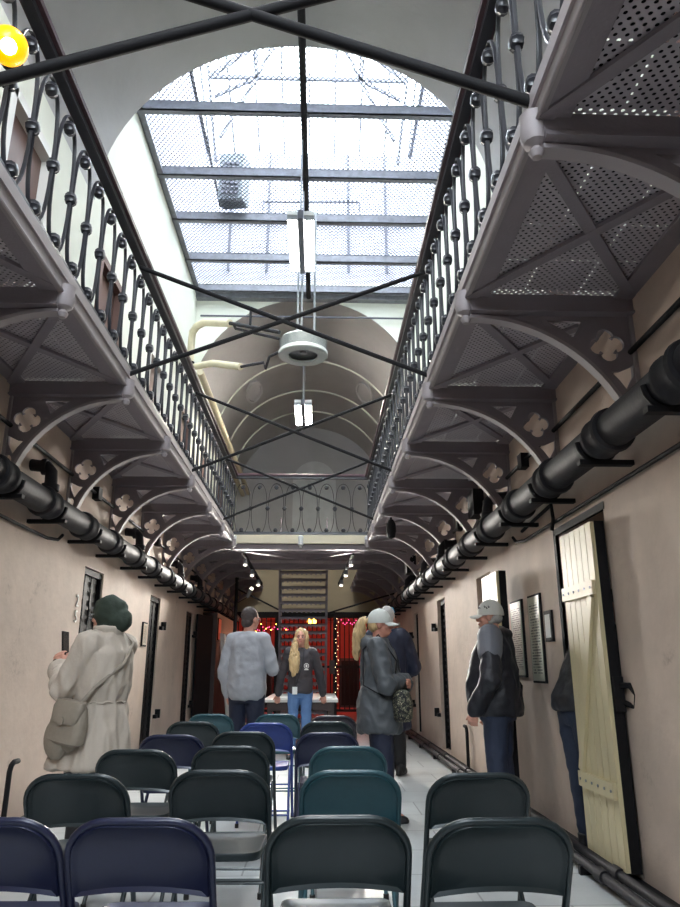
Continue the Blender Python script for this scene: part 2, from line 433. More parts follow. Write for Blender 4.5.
def vault(name, ya, yb, fascia):
    mb = MB(); n = 40; out = []
    top = ZS + .12
    for a, b in ((ya, yb),):
        pts = [(CX - RAD * math.cos(PI * i / n), ZC + RAD * math.sin(PI * i / n)) for i in range(n + 1)]
        for i in range(n):
            (xa, za), (xb, zb) = pts[i], pts[i + 1]
            q = [mb.v(p) for p in ((xa, a, za), (xb, a, zb), (xb, b, zb), (xa, b, za))]; mb.face(q)
            if fascia is not None:     # spandrel face on the rooflight shaft
                q = [mb.v(p) for p in ((xa, fascia, za), (xb, fascia, zb), (xb, fascia, top), (xa, fascia, top))]; mb.face(q)
    bm = mb.bm
    me = bpy.data.meshes.new(name); bmesh.ops.remove_doubles(bm, verts=bm.verts, dist=1e-4); bm.to_mesh(me); bm.free()
    me.materials.append(M['vault']); me.materials.append(M['plaster_up'])
    for p in me.polygons:
        if abs(p.normal.y) > .9: p.material_index = 1
        else: p.use_smooth = True
    o = bpy.data.objects.new(name, me); COL.objects.link(o); return struct(o)
vault('ceiling', YB, Y0, Y0)
vault('ceiling_far', Y1, YE, Y1)
mb = MB(); mb.box((XL - .4, YB - .2, ZS + .1), (XR + .4, Y0, ZS + .3)); mb.box((XL - .4, Y1, ZS + .1), (XR + .4, YE, ZS + .3))
struct(mb.build('roof', M['plaster_up'], smooth=False))
# vault ribs (thin raised bands)
for i, (y, rr) in enumerate(((14.9, RAD - .01), (16.7, RAD - .02), (18.2, RAD - .03))):
    mb = MB(); n = 40
    mb.tube([(CX - rr * math.cos(PI * k / n), y, ZC + rr * math.sin(PI * k / n)) for k in range(n + 1)], .022, 8)
    struct(mb.build('trim_%d' % (i + 1), M['plaster_up']))
# blocked ventilation roundels in the far vault
for sx, nm in ((-1, 'left'), (1, 'right')):
    t = math.radians(51); cx = CX + sx * RAD * math.cos(t); cz = ZC + RAD * math.sin(t)
    nrm = V((-sx * math.cos(t), 0, -math.sin(t)))
    mb = MB(); c = V((cx, 15.7, cz)); a = V((0, 1, 0)); b = nrm.cross(a)
    rs = [[c + nrm * h + (a * .6) * math.cos(k * PI / 12) * r + b * .24 * math.sin(k * PI / 12) * r for k in range(24)] for h, r in ((-.02, 1), (.05, 1), (.05, .82), (.01, .78))]
    mb.rings(rs); o = mb.build('roundel', M['vault']); tag(o, 'oval ventilation roundel in the %s slope of the far vault' % nm, 'vent')

# end wall with niche above, gate opening below
mb = MB(); mb.box((XL - .4, YE, 2.62), (XR + .4, YE + .3, 4.3)); struct(mb.build('wall_end', M['end_plaster'], smooth=False))
mb = MB(); mb.box((XL - .4, YE, 4.3), (XR + .4, YE + .3, ZS + .3)); struct(mb.build('wall_end_upper', M['vault'], smooth=False))
mb = MB(); mb.box((XL, YE - .06, 6.5), (XR, YE, 6.6)); struct(mb.build('trim_4', M['vault'], smooth=False))
mb = MB(); pts = []
cx = -.15
for k in range(25): pts.append((cx - .62 * math.cos(PI * k / 24), YE - .02, 6.35 + .62 * math.sin(PI * k / 24)))
pts += [(cx + .62, YE - .02, 4.5), (cx - .62, YE - .02, 4.5)]
mb.poly(pts, (0, -.05, 0)); struct(mb.build('window_1', mat('pale_lit_niche_plaster', (206, 208, 208), .6, vary=.12, vscale=3)))  # light in the niche is put into this pale colour
# rear wall behind the viewer with a tall arched window opening
mb = MB()
mb.box((XL - .4, YB - .3, 0), (XR + .4, YB, 4.6)); mb.box((XL - .4, YB - .3, 4.6), (CX - 1.3, YB, 7.2)); mb.box((CX + 1.3, YB - .3, 4.6), (XR + .4, YB, 7.2)); mb.box((XL - .4, YB - .3, 7.2), (XR + .4, YB, ZS + .3))
struct(mb.build('wall_rear', M['dark_wood'], smooth=False))  # unseen side; dark colour chosen to cut light on the chair backs
w = MB()
for k in range(5): w.box((CX - 1.3 + .65 * k - .03, YB - .2, 4.6), (CX - 1.3 + .65 * k + .03, YB - .14, 7.2))
for k in range(5): w.box((CX - 1.3, YB - .2, 4.6 + .64 * k - .025), (CX + 1.3, YB - .14, 4.6 + .64 * k + .025))
wf = struct(w.build('window_2', M['white_wood'], smooth=False))
w = MB(); w.box((CX - 1.3, YB - .18, 4.6), (CX + 1.3, YB - .17, 7.2)); g = w.build('pane', M['glass'], wf, smooth=False)

# red lit room beyond the gate
mb = MB(); y2 = YE + 4.6
mb.box((XL - .4, y2, 0), (XR + .4, y2 + .1, 2.8)); mb.box((XL - .5, YE, 0), (XL - .4, y2, 2.8)); mb.box((XR + .4, YE, 0), (XR + .5, y2, 2.8)); mb.box((XL - .5, YE + .3, 2.7), (XR + .5, y2, 2.8))
struct(mb.build('wall_red_room', M['red_lit'], smooth=False))
mb = MB(); mb.box((XL + .3, 17.4, .0), (XR - .3, y2 - .02, .012)); tag(mb.build('carpet', M['red_floor'], smooth=False), 'red carpet running through the barred gate at the end of the corridor', 'carpet')

# skirting pipes / channels
for sx, x, nm in ((1, XR, 'right'), (-1, XL, 'left')):
    mb = MB(); mb.box((min(x, x - sx * .06), YB, 0), (max(x, x - sx * .06), YE, .05)); struct(mb.build('baseboard_' + nm, M['black'], smooth=False))
    t = empty('heating_pipes', (x - sx * .16, 0, 0), 'pair of low dark heating pipes running along the foot of the %s wall' % nm, 'pipe')
    for r, dx, z in ((.028, .12, .07), (.028, .21, .06)):
        mb = MB(); ye_ = YE - .3 if sx > 0 else 14.2
        mb.cyl((x - sx * dx, YB, z), (x - sx * dx, ye_, z), r, seg=12)
        for k in range(16 if sx > 0 else 12): mb.cyl((x - sx * dx, YB + .6 + 1.41 * k, z), (x - sx * dx, YB + .7 + 1.41 * k, z), r * 1.4, seg=12)
        mb.build('pipe', M['pipe'], t)
    sm_ = MB().box((-.08, -.02, 0), (.08, .02, .05)).mesh('support', M['black'], False)
    for k in range(15 if sx > 0 else 12): inst('support', sm_, t, (0 - sx * .01, YB + .92 + 1.41 * k, 0))

# ------------------------------------------------------------------ walkways, brackets, railings
def bracket_mesh(w):
    """local x: 0 at void edge -> w at wall, y: height (0 at walkway underside)"""
    top = -.10; foot = -.74; W = w - .07; h = (top - .02) - foot; R = (W * W + h * h) / (2 * h); cz = (top - .02) - R
    a1 = math.asin(W / R)
    arc = [(R * math.sin(a1 * k / 16), cz + R * math.cos(a1 * k / 16)) for k in range(17)]
    outer = [(0, top)] + [(w, top), (w, foot)] + [p for p in arc[::-1]]
    qc = (.83 * w, -.30); r = .052; d = .052; quat = []
    for q in range(4):
        a0 = q * PI / 2
        c = (qc[0] + d * math.cos(a0 + .15), qc[1] + d * math.sin(a0 + .15))
        for k in range(9):
            t = a0 + .15 - PI * .62 + PI * 1.24 * k / 8
            quat.append((c[0] + r * math.cos(t), c[1] + r * math.sin(t)))
    tri = [(.47 * w, -.145), (.685 * w, -.15), (.66 * w, -.2), (.63 * w, -.255), (.56 * w, -.2)]
    con = [(.835 * w, -.47), (.89 * w, -.465), (.975 * w, -.43), (.965 * w, -.5), (.92 * w, -.58), (.88 * w, -.52)]
    circ = [(w - .036 + .034 * math.cos(t * PI / 8), -.625 + .045 * math.sin(t * PI / 8)) for t in range(16)]
    web = curve_shape(outer, [quat, tri, con, circ], .022)
    mb = MB()  # flange along the arc
    rs = []
    for k in range(17):
        t = a1 * k / 16; c = V((R * math.sin(t), cz + R * math.cos(t), 0)); n = V((math.sin(t), math.cos(t), 0))
        rs.append([c + n * e + V((0, 0, s)) for e, s in ((-.022, -.034), (-.022, .034), (0, .034), (0, -.034))])
    mb.rings(rs)
    # vertical flange by the wall
    mb.box((w - .02, foot - .03, -.035), (w, top, .035))
    fl = mb.mesh('flange', M['iron_light'])
    return web, fl
def set_mat(me, m): me.materials.clear(); me.materials.append(m); return me

def walkway(side):
    sx = 1 if side == 'right' else -1
    xw, xe = (XR, BR) if sx > 0 else (XL, BL)
    w = abs(xw - xe)
    root = empty('walkway', ((xw + xe) / 2, 8, ZD), 'perforated iron walkway of the upper floor along the %s wall' % side, 'walkway')
    xa, xb = min(xw, xe), max(xw, xe)
    # fascia / edge moulding
    mb = MB(); f = xe
    mb.box((min(f, f - sx * .02), YB, ZD - .03), (max(f, f - sx * .02), Y1 + .3, ZD + .10))
    mb.box((min(f + sx * .04, f - sx * .035), YB, ZD + .06), (max(f + sx * .04, f - sx * .035), Y1 + .3, ZD + .13))
    mb.tube([(f - sx * .02, YB, ZD - .02), (f - sx * .02, Y1 + .3, ZD - .02)], .012, 8)
    mb.build('edge_beam', M['iron_light'], root)
    joist = MB().box((-w / 2, -.06, -.10), (w / 2, .06, 0)); joist.box((-w / 2, -.075, -.115), (w / 2, .075, -.10)); jm = joist.mesh('joist', M['iron_grey'], False)
    L = BAY - .12
    p = MB().box((-w / 2, -L / 2, 0), (w / 2, L / 2, .003)); pm = p.mesh('deck_panel', M['perf'], False)
    r = MB()
    r.bar((-w / 2, -L / 2, -.02), (w / 2, L / 2, -.012), .06, .022); r.bar((-w / 2, L / 2, -.022), (w / 2, -L / 2, -.014), .06, .022)
    r.box((-w / 2, -L / 2, -.02), (-w / 2 + .11, L / 2, 0)); r.box((w / 2 - .11, -L / 2, -.02), (w / 2, L / 2, 0))
    rm = r.mesh('brace', M['iron_grey'], False)
    q = MB(); n_ = 4  # unseen plates added so the holes look dark, gaps let sparkles through
    for k in range(n_):
        a_ = -L / 2 + k * L / n_
        for u0, u1 in ((-.5, -.17), (-.155, .165), (.18, .5)): q.box((w * u0, a_ + .012, .022), (w * u1, a_ + L / n_ - .012, .034))
    qm = q.mesh('light_block_plates', M['black'], False)
    X = (xw + xe) / 2
    for y in BY:
        inst('joist', jm, root, (0, y - 8, 0))
        d = inst('deck_panel', pm, root, (0, y + BAY / 2 - 8, 0)); inst('brace', rm, d); inst('light_block_plates', qm, d)
    # hanging boss at each bracket head
    bm_ = MB().lathe((0, 0, 0), [(.001, -.17), (.02, -.165), (.032, -.14), (.018, -.118), (.05, -.10), (.062, -.06), (.055, 0), (.06, .03)], 12).mesh('pendant_boss', M['iron_light'])
    for y in BY:
        if y < Y1 + .4: inst('pendant_boss', bm_, root, (xe - X - sx * .02, y - 8, 0))
    return root
walkway('left'); walkway('right')
wL = abs(XL - BL); wR = abs(XR - BR)
for side in ('left', 'right'):
    w = wL if side == 'left' else wR
    web, fl = bracket_mesh(w); set_mat(web, M['iron_grey'])
    n = 0
    for y in BY:
        if y < .5: continue
        x = BL if side == 'left' else BR
        t = empty('wall_bracket', (XL if side == 'left' else XR, y, ZD - .75), None, 'bracket', 'arched brackets under the %s walkway' % side)
        t['label'] = 'arched iron bracket with quatrefoil, %s along the %s wall from the camera' % (ORD[n], side); n += 1
        for nm, me in (('web', web), ('flange', fl)):
            o = inst(nm, me, t)
            s_ = 1 if side == 'right' else -1
            # local x -> world +-x, local y -> world z, local z -> world y
            o.matrix_local = Matrix(((s_, 0, 0, x - t.location.x), (0, 0, 1, 0), (0, 1, 0, .75), (0, 0, 0, 1)))

def oval_mesh(w, h):
    mb = MB(); n = 28; path = []
    for k in range(n):
        t = k * 2 * PI / n
        path.append((math.copysign(abs(math.cos(t)) ** .9, math.cos(t)) * w / 2, 0, math.copysign(abs(math.sin(t)) ** .75, math.sin(t)) * h / 2))
    mb.tube(path, .0125, 8, closed=True, flat=.55, refn=(0, 1, 0))
    return mb.mesh('baluster', M['rail_iron'])
def rosette_mesh(r=.04):
    mb = MB()
    rs = []
    for h, q in ((-.034, .3), (-.028, .75), (-.012, 1), (.012, 1), (.028, .75), (.034, .3)):
        rs.append([V((math.cos(k * PI / 12) * r * q * (1 + .1 * math.cos(8 * k * PI / 12)), h, math.sin(k * PI / 12) * r * q * (1 + .1 * math.cos(8 * k * PI / 12)))) for k in range(24)])
    mb.rings(rs); return mb.mesh('rosette', M['rail_iron'])
OV = oval_mesh(.275, .92); RO = rosette_mesh()
ZR = ZD + .17; HR = 1.07
def railing(name, p, q, label, pitch):
    p, q = V(p), V(q); L = (q - p).length; d = (q - p).normalized(); rz = math.atan2(d.y, d.x)
    root = empty(name, tuple((p + q) / 2), label, 'railing', None, rz)
    h = L / 2
    mb = MB(); mb.rings([[V((x, a, b)) for a, b in ((-.055, HR - .01), (-.06, HR + .015), (-.03, HR + .045), (.03, HR + .045), (.06, HR + .015), (.055, HR - .01))] for x in (-h, h)]); mb.build('handrail', M['handrail'], root, world=False)
    mb = MB(); mb.box((-h, -.03, HR - .05), (h, .03, HR - .012)); mb.build('top_flat', M['rail_iron'], root, world=False)
    mb = MB(); mb.box((-h, -.02, .0), (h, .02, .022)); mb.box((-h, -.008, .022), (h, .008, .05)); mb.build('bottom_bar', M['rail_iron'], root, world=False)
    n = int(L / pitch)
    for i in range(n):
        x = -h + (i + .5) * L / n
        b = inst('baluster', OV, root, (x, 0, .47))
        inst('rosette', RO, b, (0, 0, .39)); inst('rosette', RO, b, (0, 0, -.39))
        if i < n - 1: inst('rosette', RO, b, (L / n / 2, 0, 0))
    return root, n
railing('railing', (BL, .1, ZR - .03), (BL, Y1 + .2, ZR - .03), 'ornate iron railing of tall ovals and rosettes edging the left walkway', .292)
railing('railing', (BR, .1, ZR - .03), (BR, Y1 + .2, ZR - .03), 'ornate iron railing of tall ovals and rosettes edging the right walkway', .292)
railing('railing', (BL, Y1 + .2, ZR - .03), (BR, Y1 + .2, ZR - .03), 'short ornate railing across the bridge between both walkways', .268)
# bridge
b = empty('bridge', (CX, 13.6, ZD), 'iron landing bridge joining the two walkways, with pale edge beam', 'bridge')
mb = MB(); mb.box((BL, Y1 + .18, ZD + .06), (BR, Y1 + .30, ZD + .13)); mb.box((BL, Y1 + .17, ZD - .02), (BR, Y1 + .22, ZD + .07)); mb.build('edge_beam', mat('cream_painted_iron', (216, 206, 180), .5), b)
mb = MB(); mb.box((BL, Y1 + .22, ZD), (BR, 15.0, ZD + .035)); mb.build('deck', M['perf'], b, smooth=False)
for y in (Y1 + .3, 13.6, 14.95): MB().box((BL, y - .05, ZD - .12), (BR, y + .05, ZD)).build('cross_beam', M['iron_grey'], b, smooth=False)
for x in (BL, BR): MB().bar((x, Y1 + .3, ZD - .1), (CX, 13.6, ZD - .1), .05, .05).build('brace', M['iron_grey'], b, smooth=False)
for x in (BL + .03, (BL + BR) / 2, BR - .03):
    mb = MB(); mb.lathe((x, Y1 + .19, ZD), [(.001, -.1), (.02, -.09), (.02, -.07), (.05, -.04), (.05, .1), (.03, .12), (.001, .13)], 12); mb.build('corner_boss', M['fixture'], b)

# X tie rods across the void
for i, y in enumerate((2.31, 5.13, 7.95, 10.77)):
    nm = ['above the front chairs, nearest the camera', 'second from the camera', 'third from the camera', 'fourth, just before the bridge'][i]
    t = empty('tie_rod_cross', (CX, y, ZD + .15), 'X of dark iron tie rods between the railings, ' + nm, 'tie rod', 'X tie rods across the void')
    r = .026 if i == 0 else .019
    MB().cyl((BL, y, ZD + .08), (BR, y + .12, ZD + 1.12), r, seg=10).build('rod', M['black'], t)
    MB().cyl((BR, y, ZD + .1), (BL, y + .12, ZD + 1.12), r, seg=10).build('rod', M['black'], t)

# ------------------------------------------------------------------ rooflight
t = empty('rooflight', (CX, 9, ZS), 'glazed rooflight lantern over the void with trusses and glazing bars', 'rooflight')
Z2 = 11.4; ZT = 12.9
mb = MB()
mb.box((XL - .15, Y0 - .15, ZS + .12), (XL, Y1 + .15, Z2)); mb.box((XR, Y0 - .15, ZS + .12), (XR + .15, Y1 + .15, Z2)); mb.box((XL, Y1, ZS + .3), (XR, Y1 + .15, Z2)); mb.box((XL, Y0 - .15, ZS + .3), (XR, Y0, Z2))
mb.build('lining', M['lantern_wall'], t, smooth=False)
YR = 8.0; Z3 = 13.3
mb = MB()
mb.poly([(XL, YR, Z3), (XR, YR, Z3), (XR, Y1, Z2), (XL, Y1, Z2)], (0, 0, .01)); mb.poly([(XL, YR, Z3), (XR, YR, Z3), (XR, Y0, Z2), (XL, Y0, Z2)], (0, 0, .01))
for xx in (XL, XR): mb.poly([(xx, Y0, Z2), (xx, Y1, Z2), (xx, YR, Z3)], (.01, 0, 0))
mb.build('glazing', M['glass'], t, smooth=False)
mb = MB()
for k in range(9):
    x = XL + .06 + (XR - XL - .12) * k / 8
    mb.bar((x, Y0, Z2), (x, YR, Z3), .035, .05); mb.bar((x, YR, Z3), (x, Y1, Z2), .035, .05)
for f_ in (.45,): mb.bar((XL, YR + (Y1 - YR) * f_, Z3 + (Z2 - Z3) * f_), (XR, YR + (Y1 - YR) * f_, Z3 + (Z2 - Z3) * f_), .05, .06)
mb.bar((XL, YR, Z3), (XR, YR, Z3), .09, .09)
for x in (XL + .03, XR - .03): mb.bar((x, Y0, Z2), (x, Y1, Z2), .06, .08)
mb.build('glazing_bars', M['truss'], t, smooth=False)
for y in (10.3,):
    mb = MB(); z = 11.55
    for s_ in (-1, 1):
        P_ = lambda u, h: (CX + s_ * u, y, h)
        mb.bar(P_(1.8, z), P_(0, z), .05, .07); mb.bar(P_(1.8, z), P_(.55, 12.75), .06, .08); mb.bar(P_(1.7, 11.1), P_(.95, z), .05, .06)
        mb.bar(P_(.95, z), P_(1.55, 10.2), .05, .06); mb.bar(P_(.95, z), P_(.55, 12.6), .05, .06); mb.bar(P_(.98, 12.4), P_(.95, z), .05, .06); mb.bar(P_(1.85, 11.8), P_(1.6, 9.7), .05, .06)
    mb.bar((CX - .6, y, 12.75), (CX + .6, y, 12.75), .06, .06)
    mb.build('truss', M['truss'], t, smooth=False)
for x in (CX - 1.55, CX - .8, CX + .8, CX + 1.55):
    MB().bar((x, Y1 - .05, ZS + .5), (x, Y1 - .05, Z2), .05, .05).build('stud', M['truss'], t, smooth=False)
MB().bar((XL, Y1 - .06, 9.7), (XR, Y1 - .06, 9.7), .05, .04).build('rail', M['truss'], t, smooth=False)
# ceiling grid of beams
g = empty('ceiling_grid', (CX, 9, ZS), 'grid of galvanised beams under the rooflight carrying the safety mesh', 'grid')
for y in (7.4, 8.64, 9.7, 10.85, 11.9):
    mb = MB(); h = .075
    mb.box((XL, y - .07, ZS - h), (XR, y - .055, ZS + h)); mb.box((XL, y - .07, ZS - h), (XR, y + .02, ZS - h + .015)); mb.box((XL, y - .07, ZS + h - .015), (XR, y + .04, ZS + h))
    if y > 11.5: mb.box((XL, y + .05, ZS - .14), (XR, y + .2, ZS + .1))
    mb.build('beam', M['beam'], g, smooth=False)
for x, s in ((XL, 1), (XR, -1)):
    mb = MB(); mb.box((min(x, x + s * .09), Y0 + .3, ZS - .06), (max(x, x + s * .09), Y1, ZS - .04)); mb.box((min(x, x + s * .015), Y0 + .3, ZS - .06), (max(x, x + s * .015), Y1, ZS + .07)); mb.build('edge_angle', M['beam'], g, smooth=False)
# safety mesh : real crossed wires
mb = MB(); p = .085; A = (XL, XR, Y0, Y1); zz = ZS + .085
def clipline(c, s):
    pts = []
    for x in (A[0], A[1]):
        y = c + s * x
        if A[2] <= y <= A[3]: pts.append((x, y))
    for y in (A[2], A[3]):
        x = (y - c) / s
        if A[0] < x < A[1]: pts.append((x, y))
    return pts[:2] if len(pts) >= 2 else None
for s in (1.25, -1.25):
    c = A[2] - 1.25 * 3
    while c < A[3] + 1.25 * 3:
        q = clipline(c, s)
        if q: mb.bar((q[0][0], q[0][1], zz), (q[1][0], q[1][1], zz), .011, .008)
        c += p
mb.build('wire_mesh', M['truss'], g, smooth=False)
# things standing on / over the mesh
def extract(x, y, label, s=1):
    t = empty('extract_unit', (x, y, ZS + .11), label, 'fan unit')
    mb = MB(); mb.rings([[V((x + a * s, y + b * s, ZS + .13 + z * s)) for a, b in ((-.22, -.12), (.16, -.16), (.24, .1), (-.18, .14))] for z in (0, .05, .75, .85)]); mb.build('casing', M['extract'], t, smooth=False)
    mb = MB()
    for k in range(7): mb.box((x - .16 * s, y - .2 * s, ZS + .2 + .09 * k * s), (x + .1 * s, y - .15 * s, ZS + .23 + .09 * k * s))
    mb.build('louvre', M['truss'], t, smooth=False)
    mb = MB().lathe((x + .02, y - .19, ZS + .6), [(.02, 0), (.11, 0), (.13, .03), (.11, .06), (.02, .06)], 16, 'Y'); mb.build('fan_ring', M['beam'], t)
extract(-1.42, 9.5, 'tall grey extract unit standing on the rooflight mesh, left of the lamp')
def conduit(pts, r, name, label, m, cat='pipe', par=None):
    mb = MB(); mb.tube(pts, r, 10)
    if par: return mb.build(name, m, par)
    return tag(mb.build(name, m), label, cat)
conduit([(-.95, 9.65, ZS + .14), (-.95, 9.65, ZS + .3), (-.5, 9.65, ZS + .3), (.3, 9.62, ZS + .3), (.6, 9.62, ZS + .3), (.6, 9.62, ZS + .14)], .016, 'conduit', 'thin bent conduit on the rooflight mesh behind the hanging lamp', M['truss'])
conduit([(-1.9, 8.0, ZS + 1.3), (-1.75, 8.9, ZS + .7), (-1.62, 9.6, ZS + .14)], .02, 'stay_rod', 'slanting dark stay rod at the left side of the rooflight', M['black'], 'rod')
conduit([(-.24, 4.2, 7.93), (-.24, 11.8, 7.9)], .045, 'cable_trunking', 'dark cable trunking under the crown leading to the hanging lamp', M['black'], 'trunking')

def twin_lamp(x, y0, L, z, W, label, tubem, drop):
    t = empty('fluorescent_lamp', (x, y0 + L / 2, z), label, 'lamp', 'hanging fluorescent lamps')
    for s in (-1, 1):
        cx = x + s * W * .28
        MB().box((cx - W * .17, y0, z + .03), (cx + W * .17, y0 + L, z + .085)).build('casing', M['fixture'], t, smooth=False)
        for q in (-1, 1):
            MB().cyl((cx + q * W * .085, y0 + .02, z), (cx + q * W * .085, y0 + L - .02, z), .026, seg=12).build('tube', tubem, t)
        for yy in (y0 + .01, y0 + L - .03): MB().box((cx - W * .18, yy, z - .03), (cx + W * .18, yy + .02, z + .03)).build('end_cap', M['steel'], t, smooth=False)
    for yy in (y0 + .1, y0 + L - .1): MB().cyl((x, yy, z + .08), (x, yy, z + drop), .012, seg=8).build('hanger', M['steel'], t)
    MB().box((x - .035, y0 - .02, z - .035), (x + .035, y0 + L + .02, z + .09)).build('spine', M['truss'], t, smooth=False)
twin_lamp(-.27, 7.55, 1.25, 6.62, .38, 'lit twin fluorescent lamp hanging directly under the rooflight', M['tube'], 1.35)
twin_lamp(-.27, -1.6, 1.25, 6.9, .38, 'added unseen fluorescent fill lamp hanging behind the viewpoint', M['tube_fill'], 1.0)  # unseen lamp added to brighten the near soffits and vault
twin_lamp(-.27, 2.2, 1.25, 7.3, .38, 'added unseen fluorescent fill lamp high above the front chairs', M['tube_fill'], .6)  # second unseen lamp, added as fill for the near end
twin_lamp(-.35, 13.1, 1.25, 6.25, .38, 'smaller lit fluorescent lamp hanging in the far vault', M['tube_far'], 1.7)
# drum fan heater
fx, fy, fz = -.26, 9.45, 5.72
t = empty('drum_fan', (fx, fy, fz), 'round pale green drum fan hanging on rods before the far arch', 'fan')
MB().lathe((fx, fy, fz), [(.355, -.13), (.365, -.12), (.365, -.08), (.35, -.06), (.35, .1), (.33, .13), (.12, .15), (.12, .12), (.3, .09), (.31, -.1)], 40, closed=True).build('drum', M['drum'], t)
mb = MB()
for k in range(9): mb.lathe((fx, fy, fz - .05 + .018 * k), [(.349, -.003), (.358, 0), (.349, .003)], 40)
mb.build('louvre_rings', M['steel'], t)
MB().lathe((fx, fy, fz - .11), [(.21, 0), (.22, -.02), (.34, -.02), (.35, 0)], 40, closed=True).build('bottom_ring', M['drum'], t)
mb = MB()
for k in range(5):
    a = k * 2 * PI / 5; mb.bar((fx + .03 * math.cos(a), fy + .03 * math.sin(a), fz - .06), (fx + .2 * math.cos(a), fy + .2 * math.sin(a), fz - .04), .09, .008)
mb.lathe((fx, fy, fz - .07), [(.001, -.03), (.05, -.02), (.05, .06), (.001, .07)], 16)
mb.build('fan_blades', M['steel'], t)
for dx in (-.09, -.03, .16): MB().cyl((fx + dx, fy, fz + .12), (fx + dx, fy, ZS), .016, seg=8).build('hanger', M['steel'], t)
# cream lagged pipes on the left
px = -2.2
t = empty('lagged_pipe', (px, 11, 5.4), 'cream lagged pipe with elbow crossing before the far arch to the fan', 'pipe')
mb = MB(); mb.tube([(px, 10.9, 6.0), (px, 10.9, 6.55), (px + .02, 10.85, 6.66), (px + .1, 10.75, 6.72), (px + .25, 10.6, 6.72), (px + .75, 10.1, 6.45)], .062, 14); mb.build('lagging', M['cream_pipe'], t)
mb = MB(); mb.tube([(px + .75, 10.1, 6.45), (fx - .36, 9.5, fz + .28)], .03, 10); mb.tube([(px + .8, 10.1, 6.45), (px + .85, 10.05, 6.33), (fx - .36, 9.5, fz + .17)], .022, 10); mb.cyl((px + 1.1, 9.85, 6.3), (px + 1.1, 9.85, 6.55), .02); mb.build('bare_pipe', M['pipe'], t)
mb = MB(); mb.cyl((px, 10.9, 5.95), (px, 10.9, 6.2), .05); mb.lathe((px, 10.9, 6.1), [(.03, -.05), (.075, -.03), (.075, .03), (.03, .05)], 12); mb.build('valve', M['black'], t)
conduit([(px, 10.75, 5.95), (px + .5, 10.2, 5.8), (px + 1.0, 9.7, 5.52)], .055, 'branch_pipe', 'cream lagged branch pipe under the elbow, left of the fan', M['cream_pipe'])
conduit([(px + 1.0, 9.7, 5.52), (px + 1.35, 9.6, 5.55), (px + 1.38, 9.6, 5.45), (fx - .5, 9.5, fz - .12), (fx - .35, 9.48, fz - .05)], .022, 'bare_branch_pipe', 'thin bare grey pipe kinking up to the fan drum', M['pipe'])
for dx, dz, nm in ((0, 0, 'upper'), (.16, .05, 'lower')):
    conduit([(px + dx, 11.0, 5.95 + dz), (px + dx, YE - .1, 5.95 + dz)], .06, 'long_pipe', 'long cream pipe running back along the left wall, %s of two' % nm, M['cream_pipe'])
conduit([(XL + .1, Y1 - .08, 7.6), (XR, Y1 - .08, 7.6)], .018, 'conduit', 'thin grey conduit across the wall above the far arch', M['truss'])

# ------------------------------------------------------------------ big black pipes along both walls
def main_pipe(side):
    sx = 1 if side == 'right' else -1; x = (XR - .22) if sx > 0 else (XL + .19); z = 2.47; r = .105 if sx > 0 else .1
    t = empty('black_pipe', (x, 8, z), 'thick black painted pipe carried on brackets along the %s wall' % side, 'pipe')
    MB().cyl((x, YB, z), (x, YE - .4, z), r, seg=24).build('pipe', M['pipe'], t)
    y = 1.0; k = 0
    while y < YE - 1:
        mb = MB(); mb.lathe((x, y, z), [(r, -.11), (r + .02, -.1), (r + .026, -.07), (r + .01, -.055), (r + .008, .05), (r + .018, .065), (r + .018, .09), (r, .1)], 24, 'Y'); mb.build('collar', M['pipe'], t)
        mb = MB(); mb.tube([(x - sx * (r + .01) * math.cos(a), y + .16, z - (r + .01) * math.sin(a)) for a in [i * PI / 8 for i in range(9)]], .016, 8); mb.bar((x - sx * .12, y + .16, z - r - .02), (x + sx * .2, y + .16, z - r - .02), .05, .03)
        mb.build('pipe_bracket', M['black'], t)
        y += BAY * .69 if k % 2 else BAY * .62; k += 1
    return x, z, r
PXR, PZ, PR = main_pipe('right'); PXL, _, _ = main_pipe('left')
def elbow(side, y, label):
    sx = 1 if side == 'right' else -1; x = PXR if sx > 0 else PXL; w = XR if sx > 0 else XL
    t = empty('pipe_elbow', (x, y, PZ + .1), label, 'pipe', 'elbow outlets on the black pipes')
    MB().tube([(x, y, PZ + .06), (x, y, PZ + .2), (x + sx * .01, y + .01, PZ + .27), (x + sx * .05, y + .02, PZ + .32), (w - sx * .0, y + .03, PZ + .34)], .05, 14).build('elbow', M['pipe'], t)
    MB().lathe((x, y, PZ + .14), [(.05, -.03), (.07, -.025), (.07, .025), (.05, .03)], 16).build('socket', M['pipe'], t)
    MB().lathe((x + sx * .07, y + .02, PZ + .32), [(.05, -.02), (.068, -.02), (.068, .02), (.05, .02)], 16, 'X').build('flange', M['pipe'], t)
for i, y in enumerate((5.62, 8.6, 11.3, 13.2)): elbow('left', y, 'black elbow rising from the left wall pipe, %s from the camera' % ORD[i])
for i, y in enumerate((6.6, 9.3, 10.9, 13.0)): elbow('right', y, 'black elbow rising from the right wall pipe, %s from the camera' % ORD[i])
for side, x, s in (('left', XL + .03, 1), ('right', XR - .03, -1)):
    t = empty('cable', (x, 8, 2.95), 'thin black cable with junction boxes along the upper %s wall' % side, 'cable')
    MB().tube([(x, YB, 3.0), (x, YE, 2.92)], .017, 8).build('wire', M['black'], t)
    for y in ((7.3, 10.2, 12.9) if side == 'left' else (5.95, 8.9, 11.7)): MB().box((x - .04, y - .06, 2.9), (x + .04, y + .06, 3.03)).build('junction_box', M['black'], t, smooth=False)
    t2 = MB().tube([(x, YB, 2.28), (x, 6.1, 2.28), (x + s * .02, 6.3, 2.3), (x + s * .02, 6.4, 2.36)], .014, 8).build('lower_cable', M['black']); tag(t2, 'thin dark conduit just below the black pipe on the %s wall' % side, 'cable')
